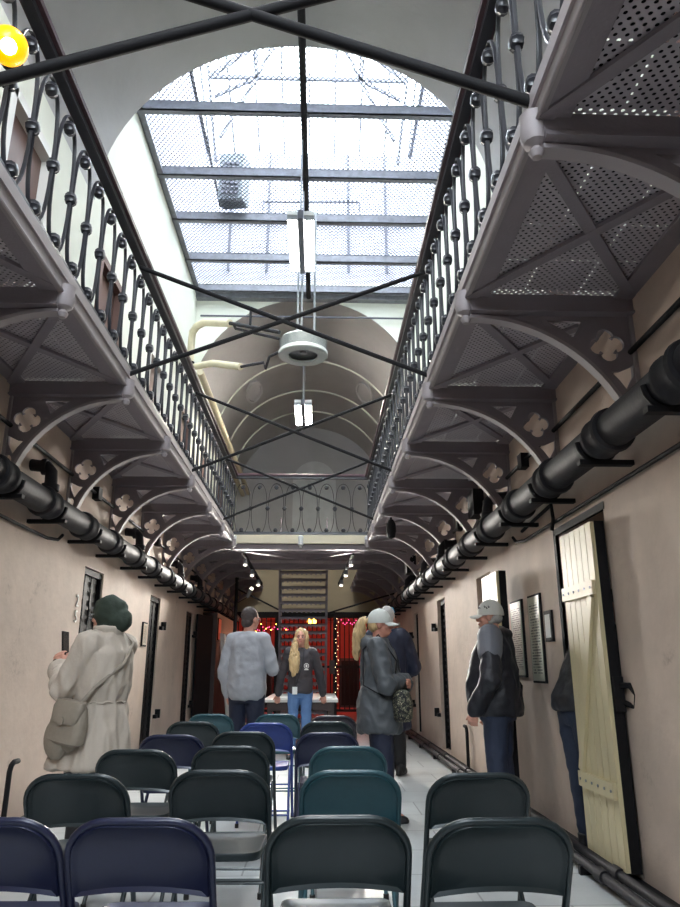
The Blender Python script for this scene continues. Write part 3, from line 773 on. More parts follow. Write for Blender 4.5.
conduit([(XR - .02, 6.2, 2.38), (XR - .04, 5.3, 2.42), (XR - .05, 5.25, 2.3), (XR - .05, 5.3, 2.22)], .014, 'hook_conduit', 'hooked black conduit end above the nearest cream door', M['black'])

# loudspeaker boxes on right wall + hanging dark speaker
o = MB().box((XR - .14, 7.55, 2.83), (XR - .02, 7.85, 3.12)).build('wall_speaker', M['black'], smooth=False); tag(o, 'small black box speaker mounted above the right pipe', 'speaker')
o = MB().box((XR - .3, 12.3, 2.8), (XR - .14, 12.65, 3.1)).build('wall_speaker', M['black'], smooth=False); tag(o, 'black box speaker further along, under the far right brackets', 'speaker')
t = empty('hanging_speaker', (BR + .08, 9.9, 2.98), 'small black speaker hanging from the edge of the right walkway', 'speaker')
MB().lathe((BR + .12, 9.6, 3.06), [(.001, -.15), (.05, -.13), (.07, -.04), (.065, .06), (.035, .12), (.001, .13)], 12).build('body', M['black'], t); MB().cyl((BR + .12, 9.6, 3.17), (BR + .12, 9.6, 3.31), .015).build('bracket', M['black'], t)

# ------------------------------------------------------------------ cell doors
DWL = ['nearest the woman in the beige coat', 'with white plaque beside it', 'beyond the plaque door, before the dark alcove', 'in the dark alcove']
def lattice_gate(side, a, b, label, rows=22, cols=3):
    sx = 1 if side == 'right' else -1; x = (XR + .09) if sx > 0 else (XL - .05); n = 'cell_gate'
    t = empty(n, (x, (a + b) / 2, .06), label, 'gate', 'barred cell gates')
    mb = MB(); z0, z1 = .07, 2.19; W = .05
    for i in range(cols + 1):
        y = a + (b - a) * i / cols; mb.box((x - .006, max(a, y - W), z0), (x + .006, min(b, y + W), z1))
    for i in range(rows + 1):
        z = z0 + (z1 - z0) * i / rows; mb.box((x - .012, a, max(z0, z - .022)), (x + .0, b, min(z1, z + .022)))
    mb.build('lattice', M['black'], t, smooth=False)
    mb = MB()
    for y in (a, b - .035): mb.box((x - .04, y, z0), (x + .03, y + .035, z1))
    mb.box((x - .04, a, z1 - .06), (x + .03, b, z1)); mb.build('frame', M['black'], t, smooth=False)
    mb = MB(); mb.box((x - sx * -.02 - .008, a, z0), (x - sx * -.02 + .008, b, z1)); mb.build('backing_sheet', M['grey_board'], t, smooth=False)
    w = XR if sx > 0 else XL
    for z in (1.75, .5):
        mb = MB(); mb.box((min(w, w - sx * .05), b + .03, z), (max(w, w - sx * .05), b + .20, z + .05)); mb.box((min(w, w - sx * .07), b + .17, z), (max(w, w - sx * .07), b + .21, z + .12)); mb.build('bolt', M['black'], t, smooth=False)
    return t
for i, (a, b_) in enumerate([d for d in DL if d[0] > 7][:3]):
    lattice_gate('left', a, b_, 'black lattice cell gate in the left wall, ' + DWL[i])
lattice_gate('right', 10.4, 11.1, 'dark cell gate in the right wall, beyond the white-capped man')
lattice_gate('right', 13.3, 13.9, 'farthest dark cell gate in the right wall, behind the dark-coated man')

def plank_leaf(x0, x1, a, b, z0, z1, label, brace=True):
    t = empty('plank_door', ((x0 + x1) / 2, (a + b) / 2, z0), label, 'door')
    n = 6; w = (b - a) / n
    mb = MB(); mb.box((x0 + .035, a, z0), (x1, b, z1)); mb.build('iron_back', M['black'], t, smooth=False)
    mb = MB()
    for k in range(n): mb.box((x0 + .01, a + w * k + .004, z0 + .005), (x0 + .035, a + w * (k + 1) - .004, z1 - .005))
    mb.box((x0 + .018, a, z0 + .005), (x0 + .034, b, z1 - .005))
    mb.build('boards', M['cream_wood'], t, smooth=False)
    for z in (z0 + .42, z1 - .42):
        mb = MB(); mb.box((x0 - .012, a + .02, z - .045), (x0 + .012, b - .01, z + .045)); mb.build('ledge', M['cream_wood'], t, smooth=False)
        mb = MB()
        for k in range(n): mb.cyl((x0 - .018, a + w * (k + .5), z), (x0, a + w * (k + .5), z), .008, seg=8)
        mb.build('bolt_head', M['steel'], t)
    if brace:
        mb = MB(); mb.bar((x0 - .002, a + .08, z1 - .47), (x0 - .002, b - .06, z0 + .47), .02, .07, up=(0, 1, 0)); mb.build('brace', M['cream_wood'], t, smooth=False)
    mb = MB(); mb.tube([(x1 - .02, a - .01, 1.1), (x1 + .01, a - .09, 1.1), (x1 + .03, a - .13, 1.05), (x1 + .03, a - .1, .98), (x1, a - .02, 1.0)], .018, 8); mb.box((x1 - .06, a - .03, .95), (x1, a, 1.15)); mb.build('lock_ring', M['black'], t)
    return t
plank_leaf(1.735, 1.835, 4.40, 5.00, .09, 2.11, 'cream planked cell door with diagonal brace, ajar nearest the camera')
plank_leaf(1.62, 1.72, 6.44, 7.04, .09, 2.06, 'cream planked cell door standing open behind the white-capped man')
mb = MB(); mb.box((XR - .005, 5.37, .06), (XR + .02, 5.42, 2.22)); mb.box((XR - .005, 4.40, 2.19), (XR + .02, 5.42, 2.24)); struct(mb.build('door_1', M['black'], smooth=False))
# upper floor doors
for i, (a, b_) in enumerate(UD):
    for side, x, s in (('left', XL, 1), ('right', XR, -1)):
        if side == 'right': 
            if i > 3: continue
        t = empty('cell_door', (x, (a + b_) / 2, ZD + .14), None, 'door', 'upper floor cell doors')
        t['label'] = 'brown panelled cell door on the upper %s wall, %s from the camera end' % (side, ORD[i])
        xx = x - s * .1
        MB().box((xx - .03, a + .05, ZD + .15), (xx + .03, b_ - .05, 5.44)).build('panel', M['brown_wood'], t, smooth=False)
        mb = MB()
        for q in ((a - .03, a + .06), (b_ - .06, b_ + .03)): mb.box((min(x - s * .12, x + s * .02), q[0], ZD + .14), (max(x - s * .12, x + s * .02), q[1], 5.52))
        mb.box((min(x - s * .12, x + s * .02), a - .03, 5.44), (max(x - s * .12, x + s * .02), b_ + .03, 5.53)); mb.build('frame', M['white_wood'] if i % 2 == 0 else M['brown_wood'], t, smooth=False)
        mb = MB(); mb.box((min(xx, xx + s * .06), (a + b_) / 2 - .12, 4.6), (max(xx, xx + s * .06), (a + b_) / 2 + .12, 4.9)); mb.build('hatch', M['brown_wood'], t, smooth=False)
# brown timber dado rail along upper left wall
mb = MB(); mb.box((XL, YB, 4.55), (XL + .03, Y1, 4.68)); struct(mb.build('trim_5', M['brown_wood'], smooth=False))

# amber lamp on the left railing
t = empty('amber_lamp', (-1.44, 2.58, 3.95), 'round amber warning lamp glowing on the left railing', 'lamp')
MB().ell((-1.44, 2.56, 3.92), (.085, .085, .085), 24, 16).build('lens', M['amber'], t)
MB().ell((-1.413, 2.512, 3.868), (.035, .035, .035)).build('bulb', M['bulb'], t)
MB().lathe((-1.46, 2.58, 3.92), [(.05, .04), (.05, .07), (.04, .1), (.03, .12)], 16, 'Y').build('housing', M['black'], t)

# notices and plaques
def notice(x, a, b, z0, z1, m, label, sx, fr=.018, name='framed_notice'):
    t = empty(name, (x, (a + b) / 2, z0), label, 'notice')
    d = -sx
    MB().box((min(x, x + d * .02), a, z0), (max(x, x + d * .02), b, z1)).build('frame', M['black'], t, smooth=False)
    MB().box((min(x + d * .02, x + d * .024), a + fr, z0 + fr), (max(x + d * .02, x + d * .024), b - fr, z1 - fr)).build('sheet', m, t, smooth=False)
notice(XR, 6.40, 6.78, 1.12, 1.80, M['notice'], 'framed pale green printed notice, half behind the white-capped man', 1)
notice(XR, 5.86, 6.20, 1.08, 1.80, M['notice2'], 'tall framed printed notice in the middle of the right wall', 1)
notice(XR, 5.60, 5.78, 1.40, 1.64, M['paper'], 'small black framed white card beside the cream door opening', 1, .03)
notice(XL, 9.83, 10.07, 1.48, 1.80, M['notice2'], 'small white plaque between the lattice gates on left wall', -1, .02, 'wall_plaque')
dm = text_mesh('2\n5', .17, .004, M['digit'], 'door_number')
o = bpy.data.objects.new('door_number', dm); COL.objects.link(o); o.matrix_world = Matrix(((0, 0, 1, XL + .006), (1, 0, 0, 7.12), (0, 1, 0, 1.78), (0, 0, 0, 1)))
tag(o, 'white painted digits beside the nearest lattice gate on left wall', 'number')

# floor stub rails
for x, y, s, lab in ((XL + .1, 5.75, 1, 'bent black pipe stub standing at the left wall near the coat woman'), (XR - .05, 9.0, -1, 'bent black pipe stub at the right wall behind the white-capped man')):
    o = MB().tube([(x, y, 0), (x, y, .46), (x, y + .02, .5), (x, y + .06, .52), (x, y + .14, .52)], .02, 10).build('pipe_stub', M['black']); tag(o, lab, 'pipe')

# ------------------------------------------------------------------ far end: stair, gate, table, alcove
t = empty('iron_stair', (-.4, 15.6, 0), 'steep iron staircase with perforated treads rising to the bridge', 'staircase')
xa, xb = -.83, .17; ys, ye = 15.0, 16.5
for x in (xa, xb):
    mb = MB(); mb.bar((x, ye, 0), (x, ys, ZD + .1), .05, .22, up=(0, 1, 0)); mb.build('stringer', M['iron_grey'], t, smooth=False)
    mb = MB(); mb.cyl((x, ye, .95), (x, ys, ZD + 1.0), .02)
    for k in range(6):
        f = k / 5; mb.cyl((x, ye + (ys - ye) * f, (ZD) * f), (x, ye + (ys - ye) * f, .95 + (ZD + .05) * f), .012)
    mb.build('handrail', M['iron_grey'], t)
N_ = 22
for k in range(1, N_):
    f = k / N_; y = ye + (ys - ye) * f; z = ZD * f
    mb = MB(); mb.box((xa, y - .12, z - .02), (xb, y + .1, z)); mb.box((xa, y - .12, z - .06), (xb, y - .105, z))
    for i in range(9): mb.box((xa + .05 + i * .1, y - .118, z - .085), (xa + .09 + i * .1, y - .107, z - .06))
    mb.build('tread', M['iron_grey'], t, smooth=False)

gy = YE - .12
t = empty('barred_gate', (CX, gy, 0), 'black barred gate across the end of the corridor before a red room', 'gate')
mb = MB(); mb.box((XL, gy - .06, 2.5), (XR, gy + .06, 2.66)); mb.box((XL, gy - .04, 1.2), (XR, gy + .04, 1.26)); mb.box((XL, gy - .04, .1), (XR, gy + .04, .16))
for x in (XL + .06, -1.1, .45, XR - .06): mb.box((x - .05, gy - .05, 0), (x + .05, gy + .05, 2.55))
mb.build('frame', M['black'], t, smooth=False)
bm0 = MB().cyl((0, 0, .1), (0, 0, 2.5), .014, seg=8).mesh('bar', M['black']); x = XL + .1
while x < XR: inst('bar', bm0, t, (x - CX, 0, 0)); x += .125
mb = MB(); mb.box((.3, gy - .1, 1.05), (.44, gy + .1, 1.4)); mb.build('lock', M['dark_wood'], t, smooth=False)
o = MB().tube([(XL + .5, 16.4, 0), (XL + .5, 16.4, ZD - .12)], .04, 12).build('column', M['black']); tag(o, 'slender black column under the left walkway near the gate', 'column')
o = MB().tube([(XL + .5, 16.4, 2.95), (CX - .5, 16.6, 2.42), (CX + .5, 16.6, 2.42), (XR - .1, 16.4, 2.85)], .02, 8).build('tie_bar', M['black']); tag(o, 'low black tie bar spanning the corridor in front of the stair', 'rod')
# far room furniture (glimpsed)
for x, lab in ((-1.75, 'tall dark locker glimpsed behind the bars on the left'), (1.0, 'dark locker glimpsed behind the bars on the right')):
    t = empty('locker', (x, YE + 3.9, 0), lab, 'locker'); MB().box((x - .3, YE + 3.6, 0), (x + .3, YE + 4.2, 1.5)).build('body', M['dark_wood'], t, smooth=False); MB().box((x - .26, YE + 3.57, .08), (x + .26, YE + 3.6, 1.42)).build('door', M['black'], t, smooth=False)
# fairy lights
t = empty('fairy_lights', (.5, gy - .1, 0), 'string of small pale fairy lights hanging down the gate post', 'lights')
mb = MB(); mb.tube([(.5 + .03 * math.sin(k), gy - .1, 2.5 - k * .09) for k in range(22)], .006, 6); mb.build('wire', M['black'], t)
BW = {k_: MB().ell((0, 0, 0), (r_,) * 3, 8, 6).mesh('bulb', M[k_]) for k_, r_ in (('white_bulb', .011), ('pink_bulb', .014), ('warm_bulb', .014))}
def bulb(k_, p): inst('bulb', BW[k_], t, tuple(V(p) - t.location))
for k in range(22): bulb('white_bulb', (.5 + .04 * math.sin(k * 1.7), gy - .12, 2.48 - k * .09))
t = empty('fairy_lights', (-1.6, gy - .1, 2.3), 'cluster of pink and yellow fairy lights above the left bars', 'lights')
pth = []
for k in range(26):
    p = V((-1.95 + k * .045, gy - .1 + random.uniform(-.03, .03), 2.38 - .18 * abs(math.sin(k * .7)) - random.uniform(0, .1))); pth.append(p); bulb('pink_bulb' if k % 3 else 'warm_bulb', p)
MB().tube(pth, .005, 6).build('wire', M['black'], t)
t = empty('fairy_lights', (.8, gy - .1, 2.3), 'short cluster of pink fairy lights above the right bars', 'lights')
pth = []
for k in range(12):
    p = V((.62 + k * .05, gy - .1, 2.45 - .12 * abs(math.sin(k * .8)))); pth.append(p); bulb('pink_bulb', p)
MB().tube(pth, .005, 6).build('wire', M['black'], t)
t = empty('fairy_lights', (-1.05, 16.3, 1), 'short drop of warm fairy lights beside the stair foot', 'lights')
for k in range(9): bulb('white_bulb', (-1.08 + .03 * math.sin(k * 2), 14.2, 1.35 - k * .08))
MB().tube([(-1.08, 14.2, 1.38), (-1.08, 14.2, .65)], .005, 6).build('wire', M['black'], t)
t = empty('pendant_lamp', (-.15, YE + 1.2, 2.3), 'glowing yellow lamp in the red room, above the woman in charcoal', 'lamp')
MB().ell((-.18, YE + 1.2, 2.5), (.15, .08, .08)).build('bulb', M['warm_bulb'], t); MB().cyl((-.18, YE + 1.2, 2.55), (-.18, YE + 1.2, 2.7), .02).build('cord', M['black'], t)
# spotlight bars beneath the bridge
for s, x, nm in ((-1, -1.38, 'left'), (1, .62, 'right')):
    t = empty('spotlight_bar', (x, 13.4, 2.95), 'slanting bar of small spotlights hung under the %s end of the bridge' % nm, 'spotlight')
    MB().bar((x, 12.8, 3.2), (x - s * .2, 14.6, 2.85), .05, .05).build('bar', M['black'], t, smooth=False)
    for k in range(3):
        c = V((x - s * .07 * k, 12.95 + .65 * k, 3.08 - .11 * k)); MB().cyl(c + V((-s * .02, 0, .03)), c + V((-s * .03, -.05, -.07)), .03, .045, 14).build('spot', M['steel'], t)
        MB().ell(c + V((-s * .03, -.055, -.08)), (.036, .036, .02), 12, 8).build('spot_lens', M['spot_glow'], t)
t = empty('clip_lamp', (-1.62, 15.0, 2.5), 'single small pale clip lamp on the rod above the grey-haired man', 'spotlight')
MB().cyl((-1.5, 15, 2.62), (-1.42, 14.95, 2.78), .035, .05, 12).build('shade', M['steel'], t); MB().ell((-1.41, 14.94, 2.79), (.04, .03, .04), 12, 8).build('bulb', M['spot_glow'], t); MB().cyl((-1.5, 15, 2.62), (-1.88, 16.3, 2.6), .01).build('arm', M['black'], t)

# table behind guide
t = empty('table', (-.25, 12.1, 0), 'long pale topped table end-on behind the woman in charcoal', 'table')
MB().box((-.80, 10.85, .72), (.30, 13.4, .76)).build('table_top', M['tiletop'], t, smooth=False)
MB().box((-.74, 10.91, .6), (.24, 13.34, .72)).build('apron', M['dark_wood'], t, smooth=False)
for x in (-.7, .2):
    for y in (10.98, 13.27): MB().box((x - .04, y - .04, 0), (x + .04, y + .04, .6)).build('leg', M['dark_wood'], t, smooth=False)
for x, y, a, nm in ((-.5, 11.4, .15, 'left'), (.12, 11.3, -.1, 'right')):
    mb = MB(); mb.T = Matrix.Translation((x, y, .7625)) @ Matrix.Rotation(a, 4, 'Z'); mb.box((-.11, -.2, 0), (.11, .2, .012)); tag(mb.build('paper_stack', M['paper'], smooth=False), 'white leaflet stack on the table, on its %s side' % nm, 'paper')
# dark alcove on left wall
t = empty('steel_door', (XL + .02, 14.1, 0), 'black steel door leaf standing open in the dark left alcove', 'door')
mb = MB(); mb.T = Matrix.Translation((XL + .03, 13.95, .05)) @ Matrix.Rotation(math.radians(-14), 4, 'Z'); mb.box((0, 0, 0), (.04, .75, 2.15)); mb.build('leaf', M['black'], t, smooth=False)
notice(XL + .3, 15.0, 15.4, 1.75, 2.2, M['red_sign_glow'], 'orange and red poster with added glow in the dark left alcove', -1)
o = MB().box((XL, 14.9, .0), (XL + .3, 18.6, 2.3)).build('dark_cupboard', M['dark_wood'], smooth=False); tag(o, 'dark timber cupboard run filling the left alcove', 'cupboard')
for i, (y, dy, lab) in enumerate(((15.0, .28, 'pale plank leaning in the left alcove, nearer one'), (15.6, .15, 'pale plank leaning in the left alcove, farther one'))):
    o = MB().bar((XL + .62, y, 0), (XL + .34, y + dy, 1.9), .07, .03).build('leaning_plank', M['white_wood'], smooth=False); tag(o, lab, 'plank')

# ------------------------------------------------------------------ folding chairs
def arcpt(c, r, a0, a1, n): return [(c[0] + r * math.cos(a0 + (a1 - a0) * k / n), c[1] + r * math.sin(a0 + (a1 - a0) * k / n)) for k in range(n + 1)]
def U_outline(w, top, bot, r, n=8):
    """in (x, s) plane, s measured up the leaning back"""
    return [(-w, bot)] + arcpt((-w + r, top - r), r, PI, PI / 2, n) + arcpt((w - r, top - r), r, PI / 2, 0, n) + [(w, bot)]
LEAN = math.atan2(.40, .77)
def up(x, s, d=0):   # back plane -> chair space; d = offset along back normal (towards rear)
    return V((x, .20 - s * math.sin(LEAN) - d * math.cos(LEAN), s * math.cos(LEAN) - d * math.sin(LEAN)))
SL = .77 / math.cos(LEAN)
def chair_meshes():
    out = {}
    mb = MB(); path = [up(-.222, .012)] + [up(x, s) for x, s in U_outline(.217, SL - .011, SL * .40, .125)] + [up(.222, .012)]
    mb.tube(path, .0115, 10); out['frame'] = mb
    mb = MB(); pts = U_outline(.208, SL - .018, SL - .262, .12)
    lo = [(x, SL - .262 + .02 * (1 - (x / .208) ** 2)) for x in [.208 - .416 * k / 8 for k in range(1, 8)]]
    pts = pts + lo; n = len(pts)
    # dished panel: rim, inset, back
    cen = (0, SL - .14)
    def ins(f): return [(cen[0] + (x - cen[0]) * f, cen[1] + (s - cen[1]) * f) for x, s in pts]
    rings = [[up(x, s, .009) for x, s in ins(1)], [up(x, s, .014) for x, s in ins(.985)], [up(x, s, .009) for x, s in ins(.93)], [up(x, s, .004 + .0) for x, s in ins(.88)], [up(x, s, .002) for x, s in ins(.4)]]
    fr = [[up(x, s, -.008) for x, s in ins(.4)], [up(x, s, -.006) for x, s in ins(.93)], [up(x, s, -.001) for x, s in ins(1)]]
    mb.rings(rings[::-1] + fr[::-1]); out['backrest'] = mb
    mb = MB(); w, a, b = .188, -.175, .215
    o2 = arcpt((-w + .04, b - .04), .04, PI, PI / 2, 5) + arcpt((w - .04, b - .04), .04, PI / 2, 0, 5) + arcpt((w - .07, a + .07), .07, 0, -PI / 2, 5) + arcpt((-w + .07, a + .07), .07, -PI / 2, -PI, 5)
    def ring(f, z, dz=0): return [V((x * f, (y - .02) * f + .02, z + dz * 0)) for x, y in o2]
    mb.rings([ring(.99, .405), ring(1, .41), ring(1, .428), ring(.985, .437), ring(.93, .436), ring(.88, .430), ring(.4, .428)]); out['seat'] = mb
    for q in (-1, 1):
        mb = MB(); mb.tube([V((q * .195, .12, .40)), V((q * .195, .09, .38)), V((q * .2, -.21, .03)), V((q * .2, -.215, .012))], .0105, 10); out['rear_leg%d' % q] = mb
    for i, (y, z, r) in enumerate(((-.17, .08, .008), (.18, .05, .008), (.0, .28, .007))): out['crossbar%d' % i] = MB().cyl((-.2, y, z), (.2, y, z), r, seg=8)
    return out
CM = {}
for key in ('navy', 'green', 'teal', 'blue', 'plum'):
    CM[key] = {k: v.mesh(k.rstrip('-0123456789'), M['chair_' + key]) for k, v in chair_meshes().items()}
FEET = MB().cyl((0, 0, 0), (0, 0, .03), .015, seg=10).mesh('rubber_foot', M['rubber'])
# projection helper used to seat chairs on measured sight lines
def chair(x, y, key, label, rz=0):
    t = empty('folding_chair', (x, y + .20, 0), label, 'chair', 'folding chairs set out in rows', rz)
    for k, me in CM[key].items(): inst(k.rstrip('-0123456789'), me, t)
    for p in ((-.2, -.215, 0), (.2, -.215, 0), (-.222, .2, 0), (.222, .2, 0)): inst('rubber_foot', FEET, t, p)
    return t
CH = [  # (px centre x, Y of the back's top edge, colour, label, rz)
    (-17, 2.36, 'navy', 'dark navy folding chair cut by the left edge, front row', -.03),
    (137, 2.34, 'navy', 'dark navy folding chair, whole in view at front left', -.02),
    (339, 2.36, 'green', 'dark green folding chair in the middle of the front row', 0),
    (503, 2.31, 'green', 'dark green folding chair at front right, its seat showing', .02),
    (74, 3.27, 'green', 'dark green folding chair, second row, below the beige coat', -.02),
    (219, 3.37, 'green', 'dark green folding chair, second row, left of the middle front chair', -.02),
    (351, 3.35, 'teal', 'teal folding chair right behind the middle front chair', 0),
    (480, 3.25, 'green', 'dark green folding chair alone in the right block second row', .02),
    (135, 4.2, 'green', 'dark green folding chair beside the coat woman, third row', -.03),
    (230, 4.37, 'green', 'dark green folding chair, third row, centre left', -.02),
    (348, 4.33, 'teal', 'teal folding chair, third row, in front of the pony-tailed woman', .02),
    (171, 5.1, 'navy', 'navy folding chair at the left end of the fourth row', -.02),
    (243, 5.32, 'green', 'dark green folding chair, fourth row, below the grey sweatshirt', -.02),
    (327, 5.25, 'navy', 'navy folding chair, fourth row, left of the pony-tailed woman', .02),
    (192, 6.3, 'green', 'dark green folding chair at the left end of the fifth row', 0),
    (265, 6.15, 'blue', 'bright blue folding chair, fifth row, below the guide', 0),
    (327, 6.3, 'green', 'dark green folding chair, fifth row, left of the pony-tailed woman', 0),
    (210, 7.3, 'teal', 'pale teal folding chair at the left end of the back row', 0),
    (277, 7.3, 'teal', 'pale teal folding chair, back row, in front of the jeans', 0),
    (333, 7.05, 'plum', 'plum folding chair, back row, right end', 0),
]
PIT = math.atan(214.5 / 700); YAW = math.radians(1.72)
fwd = V((math.sin(YAW) * math.cos(PIT), math.cos(YAW) * math.cos(PIT), math.sin(PIT)))
rgt = V((math.cos(YAW), -math.sin(YAW), 0)); upv = rgt.cross(fwd)
def X_of(px, Y, Z):
    # x position seen at picture column px for a point at depth Y, height Z
    lo, hi = -4, 4
    for _ in range(40):
        m_ = (lo + hi) / 2; d = V((m_, Y, Z - 1.2)); q = 340 + 700 * d.dot(rgt) / d.dot(fwd)
        if q < px: lo = m_
        else: hi = m_
    return lo
for px_, Y_, k_, l_, r_ in CH: chair(X_of(px_, Y_, .7), Y_, k_, l_, r_)

# ------------------------------------------------------------------ people
def Rz(a): return Matrix.Rotation(a, 3, 'Z')
class Fig:
    def __init__(s, label, loc, rz, H, bulk=1., skin='skin', head_yaw=0, head_pitch=0, lean=0, female=False):
        s.k = H / 1.75; s.loc = loc; s.rz = rz; s.b = bulk; s.label = label; s.skin = M[skin]; s.f = female
        s.hy, s.hp, s.lean = head_yaw, head_pitch, lean
        s.body = MB(); s.hm = Matrix.Translation(s.P(0, .02, 1.50)) @ Matrix.Rotation(head_yaw, 4, 'Z') @ Matrix.Rotation(head_pitch, 4, 'X') @ Matrix.Scale(s.k, 4)
        s.sh = {}
        s.torso_secs = [(0, 0, .86, .145, .10), (0, 0, .95, .16, .115), (0, 0, 1.08, .138, .10), (0, .005, 1.22, .155, .115), (0, .0, 1.36, .175, .115), (0, -.01, 1.44, .15, .09), (0, -.01, 1.49, .07, .06)]
    def P(s, x, y, z):
        if z > .95: y = y + (z - .95) * s.lean
        return V((x * s.k, y * s.k, z * s.k))
    def torso(s, mb, grow=0., secs=None, zmin=0, zmax=9, bulk=None):
        b = s.b if bulk is None else bulk; L = []
        for (x, y, z, rx, ry) in (secs or s.torso_secs):
            if z < zmin or z > zmax: continue
            p = s.P(x, y, z); L.append((p.x, p.y, p.z, (rx * b + grow) * s.k, (ry * b + grow) * s.k))
        mb.loft(L)
    def legs(s, mb, st, r=(.085, .06, .042), to=0):
        for q in (-1, 1):
            hip, kn, an = st[q]; mb.chain([s.P(*hip), s.P(*kn), s.P(*an)], [x * s.k for x in r])
    def head(s, mb):
        mb.T = s.hm
        mb.ell((0, -.005, .155), (.077, .098, .098)); mb.ell((0, .022, .09), (.06, .07, .088)); mb.ell((0, .055, .045), (.034, .034, .026))
        mb.cap((0, .088, .135), (0, .108, .098), .010, .015); mb.ell((0, .1, .097), (.02, .012, .01))
        mb.ell((0, .088, .068), (.026, .012, .009)); mb.ell((0, .086, .058), (.02, .012, .008))
        mb.ell((-.03, .078, .15), (.026, .014, .009)); mb.ell((.03, .078, .15), (.026, .014, .009))
        mb.ell((-.042, .062, .095), (.02, .02, .022)); mb.ell((.042, .062, .095), (.02, .02, .022))
        for q in (-1, 1): mb.ell((q * .078, -.005, .115), (.011, .022, .034))
        mb.T = Matrix()
        mb.cap(s.P(0, -.005, 1.44), s.hm @ V((0, -.01, .09)), .058 * s.k, .055 * s.k)
    def hand(s, mb, W, d, n, curl=.6, sc_=1.):
        """W wrist, d finger direction, n palm normal, curled fingers"""
        k = s.k * sc_; d = V(d).normalized(); n = V(n); n = (n - d * n.dot(d)).normalized(); sd = d.cross(n)
        mb.cap(W, W + d * .05 * k, .024 * k, .026 * k)
        mb.rings([[W + d * a * k + sd * i * w * k + n * j * h * k for i, j in ((-1, -1), (1, -1), (1, 1), (-1, 1))] for a, w, h in ((.015, .026, .015), (.05, .04, .014), (.09, .041, .012))])
        for i, (o, L) in enumerate(((-.033, .062), (-.011, .074), (.011, .070), (.033, .054))):
            p0 = W + d * .08 * k + sd * o * k; a1 = curl * .6; d1 = d * math.cos(a1) + n * math.sin(a1); a2 = curl * 1.5; d2 = d * math.cos(a2) + n * math.sin(a2); a3 = curl * 2.2; d3 = d * math.cos(a3) + n * math.sin(a3)
            p1 = p0 + d1 * L * .45 * k; p2 = p1 + d2 * L * .33 * k; p3 = p2 + d3 * L * .26 * k
            mb.chain([p0, p1, p2, p3], [.0092 * k, .0085 * k, .008 * k, .007 * k])
        td = (d * .75 - sd * .65 + n * .35).normalized(); p0 = W + d * .03 * k - sd * .022 * k; p1 = p0 + td * .04 * k; p2 = p1 + (td + d * .6 + n * .3).normalized() * .034 * k
        mb.chain([p0, p1, p2], [.013 * k, .0105 * k, .009 * k])
    def finish(s, arms, stance, voxel=.0065):
        mb = s.body; s.torso(mb, bulk=.9 * min(s.b, 1)); s.head(mb); s.arms = arms; s.st = stance
        for q in (-1, 1):
            S = s.P(q * .175, -.01, 1.42); A = arms[q]; E = s.P(*A['e']); W = s.P(*A['w'])
            mb.chain([s.P(q * .08, -.01, 1.43), S, E, W], [.055 * s.k, .05 * s.k, .04 * s.k, .026 * s.k]); s.sh[q] = (S, E, W)
            s.hand(mb, W, A['d'], A['n'], A.get('c', .6))
        s.legs(mb, stance)
        for q in (-1, 1):
            an = s.P(*stance[q][2]); fd = Rz(stance.get('toe', {-1: .15, 1: -.15})[q]) @ V((0, 1, 0)); mb.cap(an, an + fd * .13 * s.k + V((0, 0, -.04 * s.k)), .036 * s.k, .028 * s.k)
        o = remesh(mb, 'person', s.skin, voxel, 3); o.location = s.loc; o.rotation_euler = (0, 0, s.rz)
        tag(o, s.label, 'person'); s.o = o; return o
    def cloth(s, name, mb, m, voxel=.012, smooth=4, fold=.006, fs=(7, 7, 4), seed=1):
        return remesh(mb, name, m, voxel, smooth, fold, fs, s.o, seed)
    def sleeves(s, mb, r=(.075, .062, .048), sides=(-1, 1), shoulder=.085):
        for q in sides:
            S, E, W = s.sh[q]; k = s.k; We = W + (E - W).normalized() * .015
            mb.chain([s.P(q * .09, -.01, 1.42), S, E, We], [shoulder * k, r[0] * k * 1.03, r[1] * k, r[2] * k])
    def trousers(s, m, r=(.1, .075, .062), top=.98, bulk=1., fold=.006):
        mb = MB(); s.torso(mb, .012, [(0, 0, .80, .14, .10), (0, 0, .88, .155, .115), (0, 0, .95, .155, .115), (0, 0, top, .145, .108)], bulk=s.b * bulk)
        for q in (-1, 1):
            hip, kn, an = s.st[q]; a = s.P(an[0], an[1], an[2] - .02); mb.chain([s.P(*hip), s.P(*kn), a], [x * s.k for x in r])
        return s.cloth('trousers', mb, m, .012, 3, fold, (9, 9, 7))
    def shoes(s, m, boot=False):
        for q in (-1, 1):
            an = s.st[q][2]; mb = MB(); c = s.P(an[0], an[1], 0); a = s.st.get('toe', {-1: .15, 1: -.15})[q]
            mb.T = Matrix.Translation((c.x, c.y, s.P(0, 0, an[2]).z - .085 * s.k)) @ Matrix.Rotation(a, 4, 'Z') @ Matrix.Scale(s.k, 4)
            mb.loft([(0, .05, .0, .046, .145), (0, .05, .02, .047, .147), (0, .045, .045, .045, .14), (0, .01, .08, .043, .09), (0, -.02, .115 if not boot else .2, .05, .058)], 20, 2.4)
            mb.T = Matrix(); s.cloth('shoe', mb, m, .009, 2, 0)
    def face(s, sides=(-1, 1), lips=True):
        for q in sides:
            mb = MB(); mb.T = s.hm; mb.ell((q * .031, .083, .128), (.0135, .007, .0075), 12, 8); mb.T = Matrix(); mb.build('eye', M['eye_white'], s.o, world=False)
            mb = MB(); mb.T = s.hm; mb.ell((q * .031, .0885, .128), (.0065, .003, .0065), 12, 8); mb.build('iris', M['eye_dark'], s.o, world=False)
            mb = MB(); mb.T = s.hm; mb.tube([(q * .015, .093, .152), (q * .03, .093, .157), (q * .046, .082, .15)], .004, 8); mb.build('eyebrow', M['brow'], s.o, world=False)
